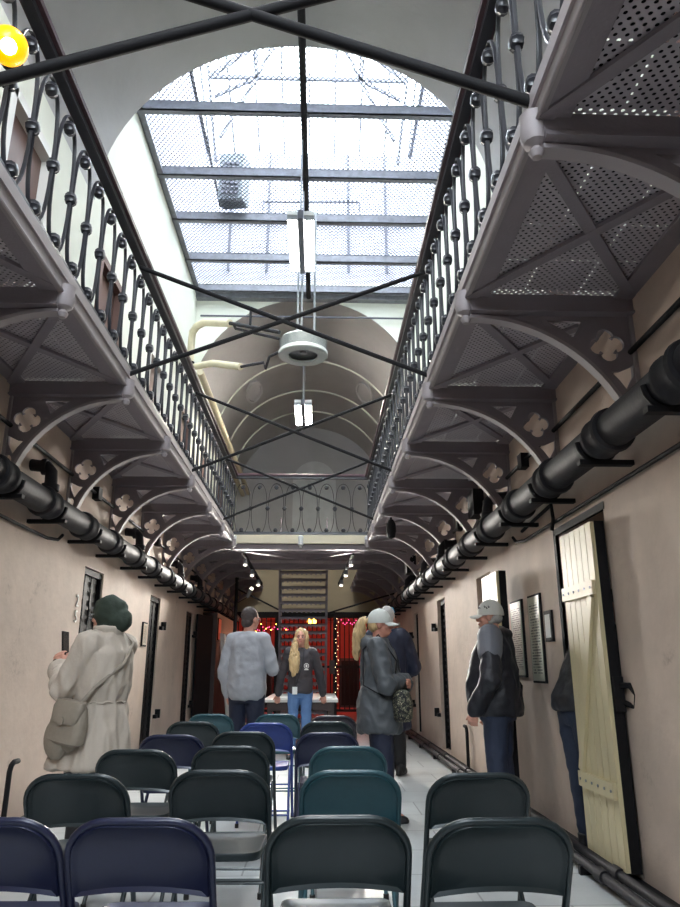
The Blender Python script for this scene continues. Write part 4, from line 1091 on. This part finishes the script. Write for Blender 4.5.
        if lips: mb = MB(); mb.T = s.hm; mb.ell((0, .097, .063), (.022, .006, .007), 14, 8); mb.build('mouth', M['lip'], s.o, world=False)
    def hat(s, m, markm=None):
        mb = MB(); mb.T = s.hm
        n = 10; rs = []
        for i in range(n + 1):
            t = PI / 2 * i / n; z = .15 + .118 * math.sin(t); rs.append([V((.09 * math.cos(t * .98) * math.cos(k * PI / 16), -.008 + .112 * math.cos(t * .98) * math.sin(k * PI / 16), z)) for k in range(32)])
        rs = [[V((p.x * 1.0, p.y, .135)) for p in rs[0]]] + rs
        mb.rings(rs); mb.lathe((0, -.008, .268), [(.001, .006), (.01, .004), (.012, -.002), (.001, -.004)], 12)
        o = mb.build('cap', m, s.o, world=False)
        mb = MB(); mb.T = s.hm; rs = []
        for i in range(13):
            x = -.082 + .164 * i / 12; u = x / .082; yf = .085 + .092 * math.sqrt(max(0, 1 - u * u)) ; yb = .06 + .035 * (1 - u * u) - .01; z = .15 - .016 * u * u
            rs.append([V((x, yb, z)), V((x, yf, z - .022)), V((x, yf, z - .028)), V((x, yb, z - .008))])
        mb.rings(rs); mb.build('brim', m, o, world=False)
        return o

STAND = {-1: ((-.09, 0, .88), (-.10, .01, .5), (-.11, -.01, .09)), 1: ((.09, 0, .88), (.10, .01, .5), (.11, -.01, .09))}
def jacket_secs(f=1., hem=.82, hr=(.175, .13), waist=(.165, .125)):
    return [(0, 0, hem, hr[0], hr[1]), (0, 0, hem + .08, hr[0], hr[1]), (0, 0, 1.08, waist[0] * f, waist[1] * f), (0, .01, 1.22, .17 * f, .13 * f), (0, .0, 1.36, .185 * f, .125 * f), (0, -.01, 1.44, .15 * f, .1), (0, -.015, 1.49, .08, .075)]

# --- 1: woman in beige coat photographing with a phone
f = Fig('woman in beige coat and dark green headscarf photographing with a phone', (-1.44, 4.97, 0), math.radians(62), 1.66, 1.05, head_yaw=.15, female=True)
f.finish({-1: dict(e=(-.22, .14, 1.12), w=(-.10, .33, 1.27), d=(.15, .35, 1), n=(.9, .2, 0), c=.7), 1: dict(e=(.2, .12, 1.12), w=(.07, .33, 1.27), d=(-.25, .35, 1), n=(-.9, .2, 0), c=.8)}, STAND)
mb = MB()
f.torso(mb, 0, [(0, .07, .62, .235, .25), (0, .07, .63, .235, .25), (0, .03, .8, .215, .205), (0, 0, .98, .185, .15), (0, 0, 1.04, .168, .135), (0, 0, 1.1, .178, .145), (0, 0, 1.24, .195, .155), (0, -.01, 1.36, .19, .14), (0, -.015, 1.45, .135, .11), (0, -.015, 1.50, .085, .085)], bulk=1.06)
f.sleeves(mb, (.085, .078, .062), shoulder=.09)
coat = f.cloth('coat', mb, M['coat'], .011, 3, .015, (11, 11, 3), 3)
mb = MB(); f.torso(mb, 0, [(0, -.01, 1.455, .105, .1), (0, -.012, 1.50, .098, .098), (0, -.02, 1.545, .108, .108), (0, -.02, 1.55, .1, .1)], bulk=1); f.cloth('collar', mb, M['coat'], .009, 2, .006, (8, 8, 8), 5).parent = coat
mb = MB(); rr = [[f.P(.178 * 1.1 * math.cos(k * PI / 20), .145 * 1.1 * math.sin(k * PI / 20), 1.04 + .008 * math.sin(k * 1.9)) for k in range(40)]]; mb.tube(rr[0], .005, 8, closed=True); mb.build('drawstring', M['coat'], coat, world=False)
for q in (-1, 1):
    S, E, W = f.sh[q]; mb = MB(); d = (W - E).normalized(); mb.cap(W - d * .05, W + d * .035, .056, .046); f.cloth('cuff', mb, M['black_cloth'], .009, 2, .003)
f.trousers(M['black_cloth']); f.shoes(M['shoe'], True)
mb = MB(); mb.T = f.hm
mb.ell((0, -.03, .155), (.1, .125, .118)); mb.ell((0, -.115, .095), (.076, .085, .085)); mb.ell((0, -.03, .04), (.078, .085, .075)); mb.ell((0, .03, .02), (.055, .05, .04)); mb.T = Matrix()
hj = f.cloth('headscarf', mb, M['hijab'], .009, 4, .009, (8, 8, 9), 9)
f.face((-1,), False)
mb = MB(); mb.T = f.hm; mb.tube([(-.05, .105, .14), (-.015, .115, .14), (-.015, .115, .11), (-.045, .108, .108), (-.05, .105, .14)], .004, 6); mb.tube([(-.05, .103, .135), (-.085, .03, .135)], .003, 6); mb.build('glasses', M['steel'], f.o, world=False)
RM = Matrix.Translation(f.loc) @ Matrix.Rotation(f.rz, 4, 'Z')
def held(name, mbs, label, cat, F):
    root = empty(name, F.loc, label, cat, None, F.rz)
    for nm, mb, m in mbs: mb.build(nm, m, root, world=False)
    return root
mb = MB(); mb.T = Matrix.Translation(f.P(-.005, .395, 1.43)) @ Matrix.Rotation(-.15, 4, 'X') @ Matrix.Rotation(.3, 4, 'Z'); mb.box((-.04, -.005, -.07), (.04, .005, .09))
mc = MB(); mc.T = mb.T.copy(); mc.box((-.038, -.007, -.066), (.038, -.005, .086)); md = MB(); md.T = mb.T.copy(); md.box((.015, .005, .05), (.033, .008, .082))
held('phone', [('case', mb, M['phone']), ('screen', mc, M['phone']), ('camera_bump', md, M['black'])], 'black phone held up by the woman in the beige coat', 'phone', f)
# shoulder bag at her near (left) hip
mb = MB(); mb.T = Matrix.Translation(f.P(-.27, -.01, .965)) @ Matrix.Rotation(.15, 4, 'X') @ Matrix.Scale(.9, 4)
mb.loft([(0, 0, -.19, .05, .11), (0, 0, -.17, .07, .15), (0, 0, -.05, .065, .155), (0, 0, .06, .045, .13), (0, 0, .09, .03, .11)], 24, 3)
mf = MB(); mf.T = mb.T.copy(); mf.loft([(-.045, 0, -.05, .035, .10), (-.045, 0, -.03, .036, .12), (-.03, 0, .05, .04, .135), (-.01, 0, .1, .045, .125)], 24, 3)
mk = MB(); mk.T = mb.T.copy(); mk.lathe((-.085, 0, -.03), [(.001, -.006), (.03, -.005), (.03, .005), (.001, .006)], 16, 'X')
ms = MB(); ms.tube([f.P(-.27, -.04, 1.0), f.P(-.2, -.13, 1.14), f.P(0, -.19, 1.3), f.P(.12, -.15, 1.44), f.P(.13, -.02, 1.525), f.P(.1, .12, 1.46), f.P(-.1, .19, 1.2), f.P(-.26, .15, 1.0)], .012, 8, flat=.5)
mp = MB(); mp.T = Matrix.Translation(f.P(-.26, .10, .82)); mp.ell((0, 0, 0), (.06, .10, .13)); mp.ell((0, -.1, .02), (.05, .07, .1))
bagr = held('shoulder_bag', [('pouch', mb, M['bag']), ('flap', mf, M['bag']), ('clasp', mk, M['bag']), ('strap', ms, M['bag']), ('hanging_cloth', mp, M['bag'])], 'taupe flap shoulder bag on the hip of the woman in beige', 'bag', f)

# --- 2: man in grey sweatshirt seen from behind
f = Fig('man in grey sweatshirt and glasses seen from behind near the left chairs', (-.76, 7.95, 0), math.radians(-18), 1.84, 1.18, head_yaw=-.35)
f.finish({-1: dict(e=(-.245, -.05, 1.12), w=(-.235, .05, .88), d=(.2, .35, -1), n=(1, 0, 0)), 1: dict(e=(.27, .02, 1.13), w=(.12, .25, 1.17), d=(-1, .4, .1), n=(0, -1, 0))}, STAND)
mb = MB(); f.torso(mb, 0, [(0, 0, .83, .155, .125), (0, 0, .86, .175, .145), (0, 0, .95, .185, .155), (0, 0, 1.08, .18, .155), (0, .005, 1.22, .178, .15), (0, 0, 1.36, .172, .13), (0, -.01, 1.445, .13, .105), (0, -.01, 1.50, .07, .07)], bulk=1.05)
f.sleeves(mb, (.07, .064, .052), shoulder=.078); f.cloth('sweatshirt', mb, M['sweat'], .012, 3, .010, (6, 6, 6), 4)
f.trousers(M['navy_cloth'], bulk=.86); f.shoes(M['shoe'])
mb = MB(); mb.T = f.hm; mb.ell((0, -.018, .165), (.081, .094, .096)); mb.ell((0, -.05, .10), (.068, .055, .06)); mb.T = Matrix(); f.cloth('hair', mb, M['short_hair'], .008, 3, .002, (30, 30, 30))
f.face()
mb = MB(); mb.T = f.hm
for q in (-1, 1): mb.tube([(q * .031 + .02 * math.cos(a), .1, .126 + .016 * math.sin(a)) for a in [i * PI / 6 for i in range(12)]], .0025, 6, closed=True); mb.tube([(q * .05, .098, .13), (q * .082, 0, .13)], .0025, 6)
mb.build('glasses', M['steel'], f.o, world=False)

# --- 3: guide
f = Fig('blonde woman in charcoal hoodie and jeans leaning back on the table', (-.25, 10.60, 0), math.radians(180), 1.74, .95, head_yaw=-.1, head_pitch=.12, female=True)
ST3 = {-1: ((-.09, 0, .88), (-.085, .06, .5), (-.08, .02, .09)), 1: ((.09, 0, .88), (.10, .05, .5), (.12, .06, .09))}
f.finish({-1: dict(e=(-.285, -.07, 1.08), w=(-.33, -.19, .84), d=(-.1, -.1, -1), n=(0, -1, 0), c=.5), 1: dict(e=(.285, -.07, 1.08), w=(.33, -.19, .84), d=(.1, -.1, -1), n=(0, -1, 0), c=.5)}, ST3)
mb = MB(); f.torso(mb, 0, [(0, 0, .86, .16, .125), (0, 0, .88, .175, .135), (0, 0, .97, .185, .14), (0, 0, 1.08, .165, .13), (0, .01, 1.22, .172, .14), (0, 0, 1.36, .178, .125), (0, -.01, 1.44, .14, .1), (0, -.01, 1.49, .075, .07)], bulk=1)
f.sleeves(mb, (.07, .06, .05)); mb.ell(f.P(0, -.08, 1.47), (.1, .06, .05)); hd = f.cloth('hoodie', mb, M['hoodie'], .011, 4, .008, (7, 7, 7), 6)
mb = MB(); c = f.P(-.085, .155, 1.235); mb.tube([c + V((.032 * math.cos(a), .0, .034 * math.sin(a))) for a in [i * PI / 10 for i in range(20)]], .0045, 6, closed=True); mb.ell(c, (.014, .006, .02)); mb.box(c + V((-.03, -.004, -.056)), c + V((.03, .004, -.043))); mb.build('emblem', M['digit'], hd, world=False)
f.trousers(M['jeans'], (.092, .068, .055)); f.shoes(M['shoe'])
mb = MB(); mb.T = f.hm; mb.ell((0, -.024, .178), (.087, .1, .094)); mb.ell((-.078, -.015, .07), (.026, .055, .12)); mb.ell((.078, -.015, .07), (.026, .055, .12)); mb.ell((0, -.06, .03), (.08, .05, .13)); mb.T = Matrix()
mb.chain([f.P(.075, .02, 1.60), f.P(.10, .09, 1.45), f.P(.11, .14, 1.32), f.P(.10, .155, 1.19), f.P(.10, .15, 1.12)], [.035, .05, .055, .05, .03]); mb.chain([f.P(.06, .1, 1.42), f.P(.05, .15, 1.3), f.P(.06, .16, 1.16)], [.03, .035, .025])
mb.chain([f.P(-.07, .0, 1.58), f.P(-.09, .0, 1.48), f.P(-.07, -.07, 1.4)], [.03, .035, .03])
f.cloth('hair', mb, M['blonde'], .009, 3, .011, (26, 26, 9), 2)
f.face()
ml = MB(); ml.tube([f.P(-.05, .1, 1.46), f.P(-.03, .16, 1.25), f.P(.05, .165, 1.0), f.P(.07, .16, .96)], .005, 6, flat=.6); ml.tube([f.P(.06, .1, 1.46), f.P(.07, .17, 1.25), f.P(.075, .165, .96)], .005, 6, flat=.6); ml.build('lanyard', M['black_cloth'], f.o, world=False)
mb = MB(); c = f.P(.075, .175, .9); mb.box(c + V((-.035, -.003, -.05)), c + V((.035, .003, .05))); mb.build('badge', M['paper'], f.o, world=False)

# --- 4: woman in cap with ponytail
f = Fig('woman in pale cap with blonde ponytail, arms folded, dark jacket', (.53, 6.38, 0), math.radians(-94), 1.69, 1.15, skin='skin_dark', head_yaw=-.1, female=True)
ST4 = {-1: ((-.09, 0, .88), (-.10, .01, .5), (-.10, -.02, .09)), 1: ((.09, 0, .88), (.10, .03, .5), (.11, .04, .09))}
f.finish({-1: dict(e=(-.26, .08, 1.10), w=(.02, .25, 1.10), d=(1, .2, .1), n=(0, -1, 0), c=.5), 1: dict(e=(.28, .06, 1.10), w=(.02, .24, 1.14), d=(-1, .2, .15), n=(0, -1, 0), c=.5)}, ST4)
mb = MB(); f.torso(mb, 0, [(0, 0, .70, .19, .16), (0, 0, .72, .205, .18), (0, 0, .95, .205, .18), (0, 0, 1.08, .18, .15), (0, .01, 1.22, .185, .16), (0, 0, 1.36, .19, .14), (0, -.01, 1.445, .14, .105), (0, -.01, 1.50, .09, .085)], bulk=1.08)
f.sleeves(mb, (.082, .074, .06), shoulder=.09); mb.ell(f.P(0, -.085, 1.46), (.11, .075, .065)); f.cloth('jacket', mb, M['olive_jacket'], .012, 3, .012, (9, 9, 7), 8)
mb = MB(); mb.chain([f.P(.045, .165, .80), f.P(.05, .185, 1.08), f.P(.045, .18, 1.3), f.P(.03, .1, 1.46)], [.008] * 4); mb.build('zip', M['black_cloth'], f.o, world=False)
f.trousers(M['navy_cloth'], (.112, .09, .075)); f.shoes(M['shoe'])
h = f.hat(M['cap_grey'])
mb = MB(); mb.T = f.hm; mb.ell((0, -.045, .12), (.074, .07, .07)); mb.T = Matrix(); f.cloth('hair', mb, M['blonde'], .008, 3, .003, (30, 30, 20))
mb = MB(); H = f.hm; mb.chain([H @ V((0, -.115, .165)), H @ V((0, -.165, .15)), H @ V((0, -.20, .05)), H @ V((.0, -.215, -.07)), H @ V((0, -.225, -.17))], [.022, .036, .048, .04, .018]); f.cloth('ponytail', mb, M['blonde'], .008, 3, .012, (30, 30, 8), 3)
mb = MB(); mb.T = f.hm; mb.lathe((0, -.118, .168), [(.02, -.012), (.03, -.01), (.03, .01), (.02, .012)], 14, 'Y'); mb.build('hair_band', M['black_cloth'], f.o, world=False)
f.face((-1, 1))
# patterned bag at her front
mb = MB(); mb.loft([tuple(f.P(.13, .2, .80)) + (.10, .06), tuple(f.P(.13, .2, .83)) + (.15, .08), tuple(f.P(.14, .2, .95)) + (.17, .09), tuple(f.P(.14, .19, 1.04)) + (.14, .07), tuple(f.P(.14, .18, 1.06)) + (.11, .05)], 24, 2.4)
ms = MB(); ms.tube([f.P(.2, .12, 1.05), f.P(.16, .16, 1.3), f.P(.12, .0, 1.53), f.P(.1, -.14, 1.4), f.P(.22, -.14, 1.1), f.P(.25, .05, 1.0)], .012, 8, flat=.5)
held('patterned_bag', [('pouch', mb, M['camo']), ('strap', ms, M['black_cloth'])], 'leaf patterned cloth bag hanging below the folded arms of the pony-tailed woman', 'bag', f)

# --- 5: tall man in dark coat partly behind her
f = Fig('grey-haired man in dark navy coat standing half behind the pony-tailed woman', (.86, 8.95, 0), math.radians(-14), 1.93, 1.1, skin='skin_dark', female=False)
f.finish({-1: dict(e=(-.25, .05, 1.12), w=(-.06, .22, 1.04), d=(1, .2, 0), n=(0, -1, 0)), 1: dict(e=(.28, .08, 1.10), w=(.12, .25, .98), d=(-.5, .4, -.5), n=(0, -1, 0))}, STAND)
mb = MB(); f.torso(mb, 0, [(0, 0, .45, .2, .17), (0, 0, .47, .215, .18), (0, 0, .85, .2, .17), (0, 0, 1.08, .18, .15), (0, .01, 1.22, .19, .155), (0, 0, 1.36, .195, .14), (0, -.01, 1.445, .15, .11), (0, -.01, 1.50, .1, .09)], bulk=1.08)
f.sleeves(mb, (.085, .078, .065), shoulder=.095); ct = f.cloth('coat', mb, M['navy_cloth'], .013, 4, .012, (7, 7, 4), 11)
mb = MB(); mb.ell(f.P(0, .02, 1.475), (.13, .12, .05)); f.cloth('scarf', mb, M['grey_patch'], .01, 3, .008, (12, 12, 12)); f.trousers(M['black_cloth']); f.shoes(M['shoe'])
mb = MB(); mb.T = f.hm; mb.ell((0, -.018, .165), (.083, .098, .1)); mb.ell((0, -.05, .10), (.072, .055, .07)); mb.T = Matrix(); f.cloth('hair', mb, M['white_hair'], .008, 3, .003, (30, 30, 30)); f.face()
mb = MB(); mb.T = f.hm
for q in (-1, 1): mb.ell((q * .033, .05, .245), (.028, .02, .012), 12, 8)
mb.tube([(-.06, .04, .24), (-.085, -.03, .19)], .004, 6); mb.tube([(.06, .04, .24), (.085, -.03, .19)], .004, 6); mb.build('sunglasses', M['glass_lens'], f.o, world=False)

# --- 6: man in white cap by right wall
f = Fig('man in white cap and black jacket standing by the framed notices', (1.47, 6.03, 0), math.radians(62), 1.74, 1.3, skin='skin', head_yaw=.1)
f.finish({-1: dict(e=(-.285, -.03, 1.12), w=(-.27, .12, .88), d=(.05, .25, -1), n=(1, 0, 0), c=.8), 1: dict(e=(.29, -.02, 1.1), w=(.24, .16, .86), d=(0, .2, -1), n=(-1, 0, 0), c=.8)}, STAND)
mb = MB(); f.torso(mb, 0, [(0, 0, .84, .16, .15), (0, .01, .87, .18, .165), (0, .02, .97, .188, .175), (0, .03, 1.08, .182, .172), (0, .02, 1.22, .178, .15), (0, 0, 1.36, .175, .125), (0, -.01, 1.445, .135, .1), (0, -.01, 1.49, .09, .08)], bulk=1.25)
f.sleeves(mb, (.085, .075, .062), shoulder=.088); mb.ell(f.P(0, -.075, 1.475), (.115, .07, .045)); jk = f.cloth('jacket', mb, M['jacket_black'], .012, 4, .011, (7, 7, 6), 13)
for q in (-1, 1):
    S, E, W = f.sh[q]; mb = MB(); mb.chain([S + V((q * -.02, 0, .035)), S + (E - S) * .30], [.106, .102]); f.cloth('shoulder_panel', mb, M['grey_patch'], .01, 3, 0).parent = jk
f.trousers(M['jeans_dark'], (.105, .082, .068), bulk=.95); f.shoes(M['shoe'])
h = f.hat(M['cap_white']); mb = MB(); mb.T = f.hm
for dx, dz in ((.0, .0), (.018, .012), (-.016, .01)): mb.tube([(-.084 + .006, dx, .19 + dz), (-.088, dx + .008, .185 + dz), (-.086, dx + .012, .2 + dz)], .004, 6)
mb.tube([(-.06, .065, .192), (-.05, .078, .2), (-.04, .085, .192), (-.03, .09, .2)], .003, 6); mb.build('cap_print', M['cap_mark'], h, world=False)
mb = MB(); mb.T = f.hm; mb.ell((0, -.045, .11), (.074, .06, .05)); mb.ell((-.06, -.02, .085), (.016, .03, .03)); mb.ell((.06, -.02, .085), (.016, .03, .03)); mb.ell((0, .055, .03), (.034, .03, .018)); mb.T = Matrix(); f.cloth('hair', mb, M['white_hair'], .008, 3, .002, (30, 30, 30)); f.face()
mb = MB(); mb.T = f.hm
for q in (-1, 1): mb.tube([(q * .031 + .019 * math.cos(a), .1, .126 + .014 * math.sin(a)) for a in [i * PI / 6 for i in range(12)]], .0025, 6, closed=True); mb.tube([(q * .05, .098, .13), (q * .082, 0, .13)], .0025, 6)
mb.build('glasses', M['steel'], f.o, world=False)

# --- 7: person leaning into the cell behind the plank door
f = Fig('person in dark jacket stooping into the cell behind the cream door', (1.86, 5.22, 0), math.radians(-80), 1.78, 1.05, lean=.38, head_pitch=-.5)
f.finish({-1: dict(e=(-.2, .3, 1.15), w=(-.12, .4, 1.0), d=(.3, .6, -.6), n=(1, 0, 0)), 1: dict(e=(.14, .25, 1.15), w=(.08, .4, 1.0), d=(-.3, .6, -.6), n=(-1, 0, 0))}, {-1: ((-.085, -.02, .88), (-.09, .0, .5), (-.08, .02, .09)), 1: ((.085, -.02, .88), (.08, .02, .5), (.07, .06, .09))})
mb = MB(); f.torso(mb, 0, [(0, -.02, .90, .15, .14), (0, -.02, .92, .16, .15), (0, -.02, .99, .165, .16), (0, -.01, 1.08, .165, .15), (0, .0, 1.22, .165, .15), (0, 0, 1.36, .16, .13), (0, -.01, 1.445, .13, .1), (0, -.01, 1.49, .09, .08)], bulk=1.08)
f.sleeves(mb, (.075, .068, .055)); f.cloth('jacket', mb, M['jacket_black'], .012, 4, .01, (7, 7, 5), 17); f.trousers(M['jeans_dark'], (.1, .075, .062)); f.shoes(M['shoe'])
mb = MB(); mb.T = f.hm; mb.ell((0, -.018, .165), (.081, .094, .096)); mb.T = Matrix(); f.cloth('hair', mb, M['short_hair'], .009, 3, .002)

# ------------------------------------------------------------------ light, sky, camera
W = bpy.data.worlds.new('World'); sc.world = W; W.use_nodes = True
bg = W.node_tree.nodes['Background']; bg.inputs[0].default_value = (.90, .96, 1.0, 1); bg.inputs[1].default_value = 30
def area(name, loc, rot, sx, sy, e, col, portal=False):
    l = bpy.data.lights.new(name, 'AREA'); l.shape = 'RECTANGLE'; l.size = sx; l.size_y = sy; l.energy = e; l.color = col
    if portal: l.cycles.is_portal = True
    o = bpy.data.objects.new(name, l); COL.objects.link(o); o.location = loc; o.rotation_euler = rot; return o
area('rooflight_portal', (CX, (Y0 + Y1) / 2, Z2 - .02), (0, 0, 0), RAD * 2 - .02, Y1 - Y0 - .02, 1, (1, 1, 1), True)
area('rear_window_portal', (CX, YB - .12, 5.9), (PI / 2, 0, 0), 2.6, 2.6, 1, (1, 1, 1), True)
def point(name, loc, e, col, r=.1):
    l = bpy.data.lights.new(name, 'POINT'); l.energy = e; l.color = col; l.shadow_soft_size = r
    o = bpy.data.objects.new(name, l); COL.objects.link(o); o.location = loc; return o
point('red_room_lamp', (-.2, YE + 1.4, 2.35), 45, (1, .42, .26), .12)
point('red_room_lamp', (-1.5, YE + 2.6, 2.2), 20, (1, .36, .24), .12)
point('red_room_lamp', (1.2, YE + 2.6, 2.2), 20, (1, .4, .28), .12)

def spot(name, loc, to, e, ang, col, r=.05):
    l = bpy.data.lights.new(name, 'SPOT'); l.energy = e; l.color = col; l.spot_size = math.radians(ang); l.spot_blend = 1; l.shadow_soft_size = r
    o = bpy.data.objects.new(name, l); COL.objects.link(o); o.location = loc; o.rotation_euler = (V(to) - V(loc)).to_track_quat('-Z', 'Y').to_euler(); return o
for s_, x in ((-1, -1.38), (1, .62)):
    for k in range(3):
        c = (x - s_ * (.07 * k + .04), 12.85 + .65 * k, 2.98 - .11 * k)
        spot('bridge_spot', c, ((XL, -.27, XR)[k], 3.2 - k * .3, 1.2), 360, 74, (1, .95, .88), .12)
cam = bpy.data.cameras.new('camera'); cam.sensor_fit = 'VERTICAL'; cam.sensor_height = 24; cam.lens = 24 * 700 / 907; cam.clip_start = .05
co = bpy.data.objects.new('camera', cam); COL.objects.link(co); co.location = (0, 0, 1.2)
co.rotation_euler = Matrix((rgt, upv, -fwd)).transposed().to_euler()
sc.camera = co
sc.view_settings.view_transform = 'Standard'; sc.view_settings.look = 'None'; sc.view_settings.exposure = 0.15; sc.view_settings.gamma = 1
try: sc.view_settings.use_curve_mapping = False
except Exception: pass
sc.cycles.use_denoising = True
sc.cycles.max_bounces = 12; sc.cycles.diffuse_bounces = 8; sc.cycles.transparent_max_bounces = 24
sc.cycles.sample_clamp_indirect = 8
sc.cycles.caustics_reflective = False; sc.cycles.caustics_refractive = False
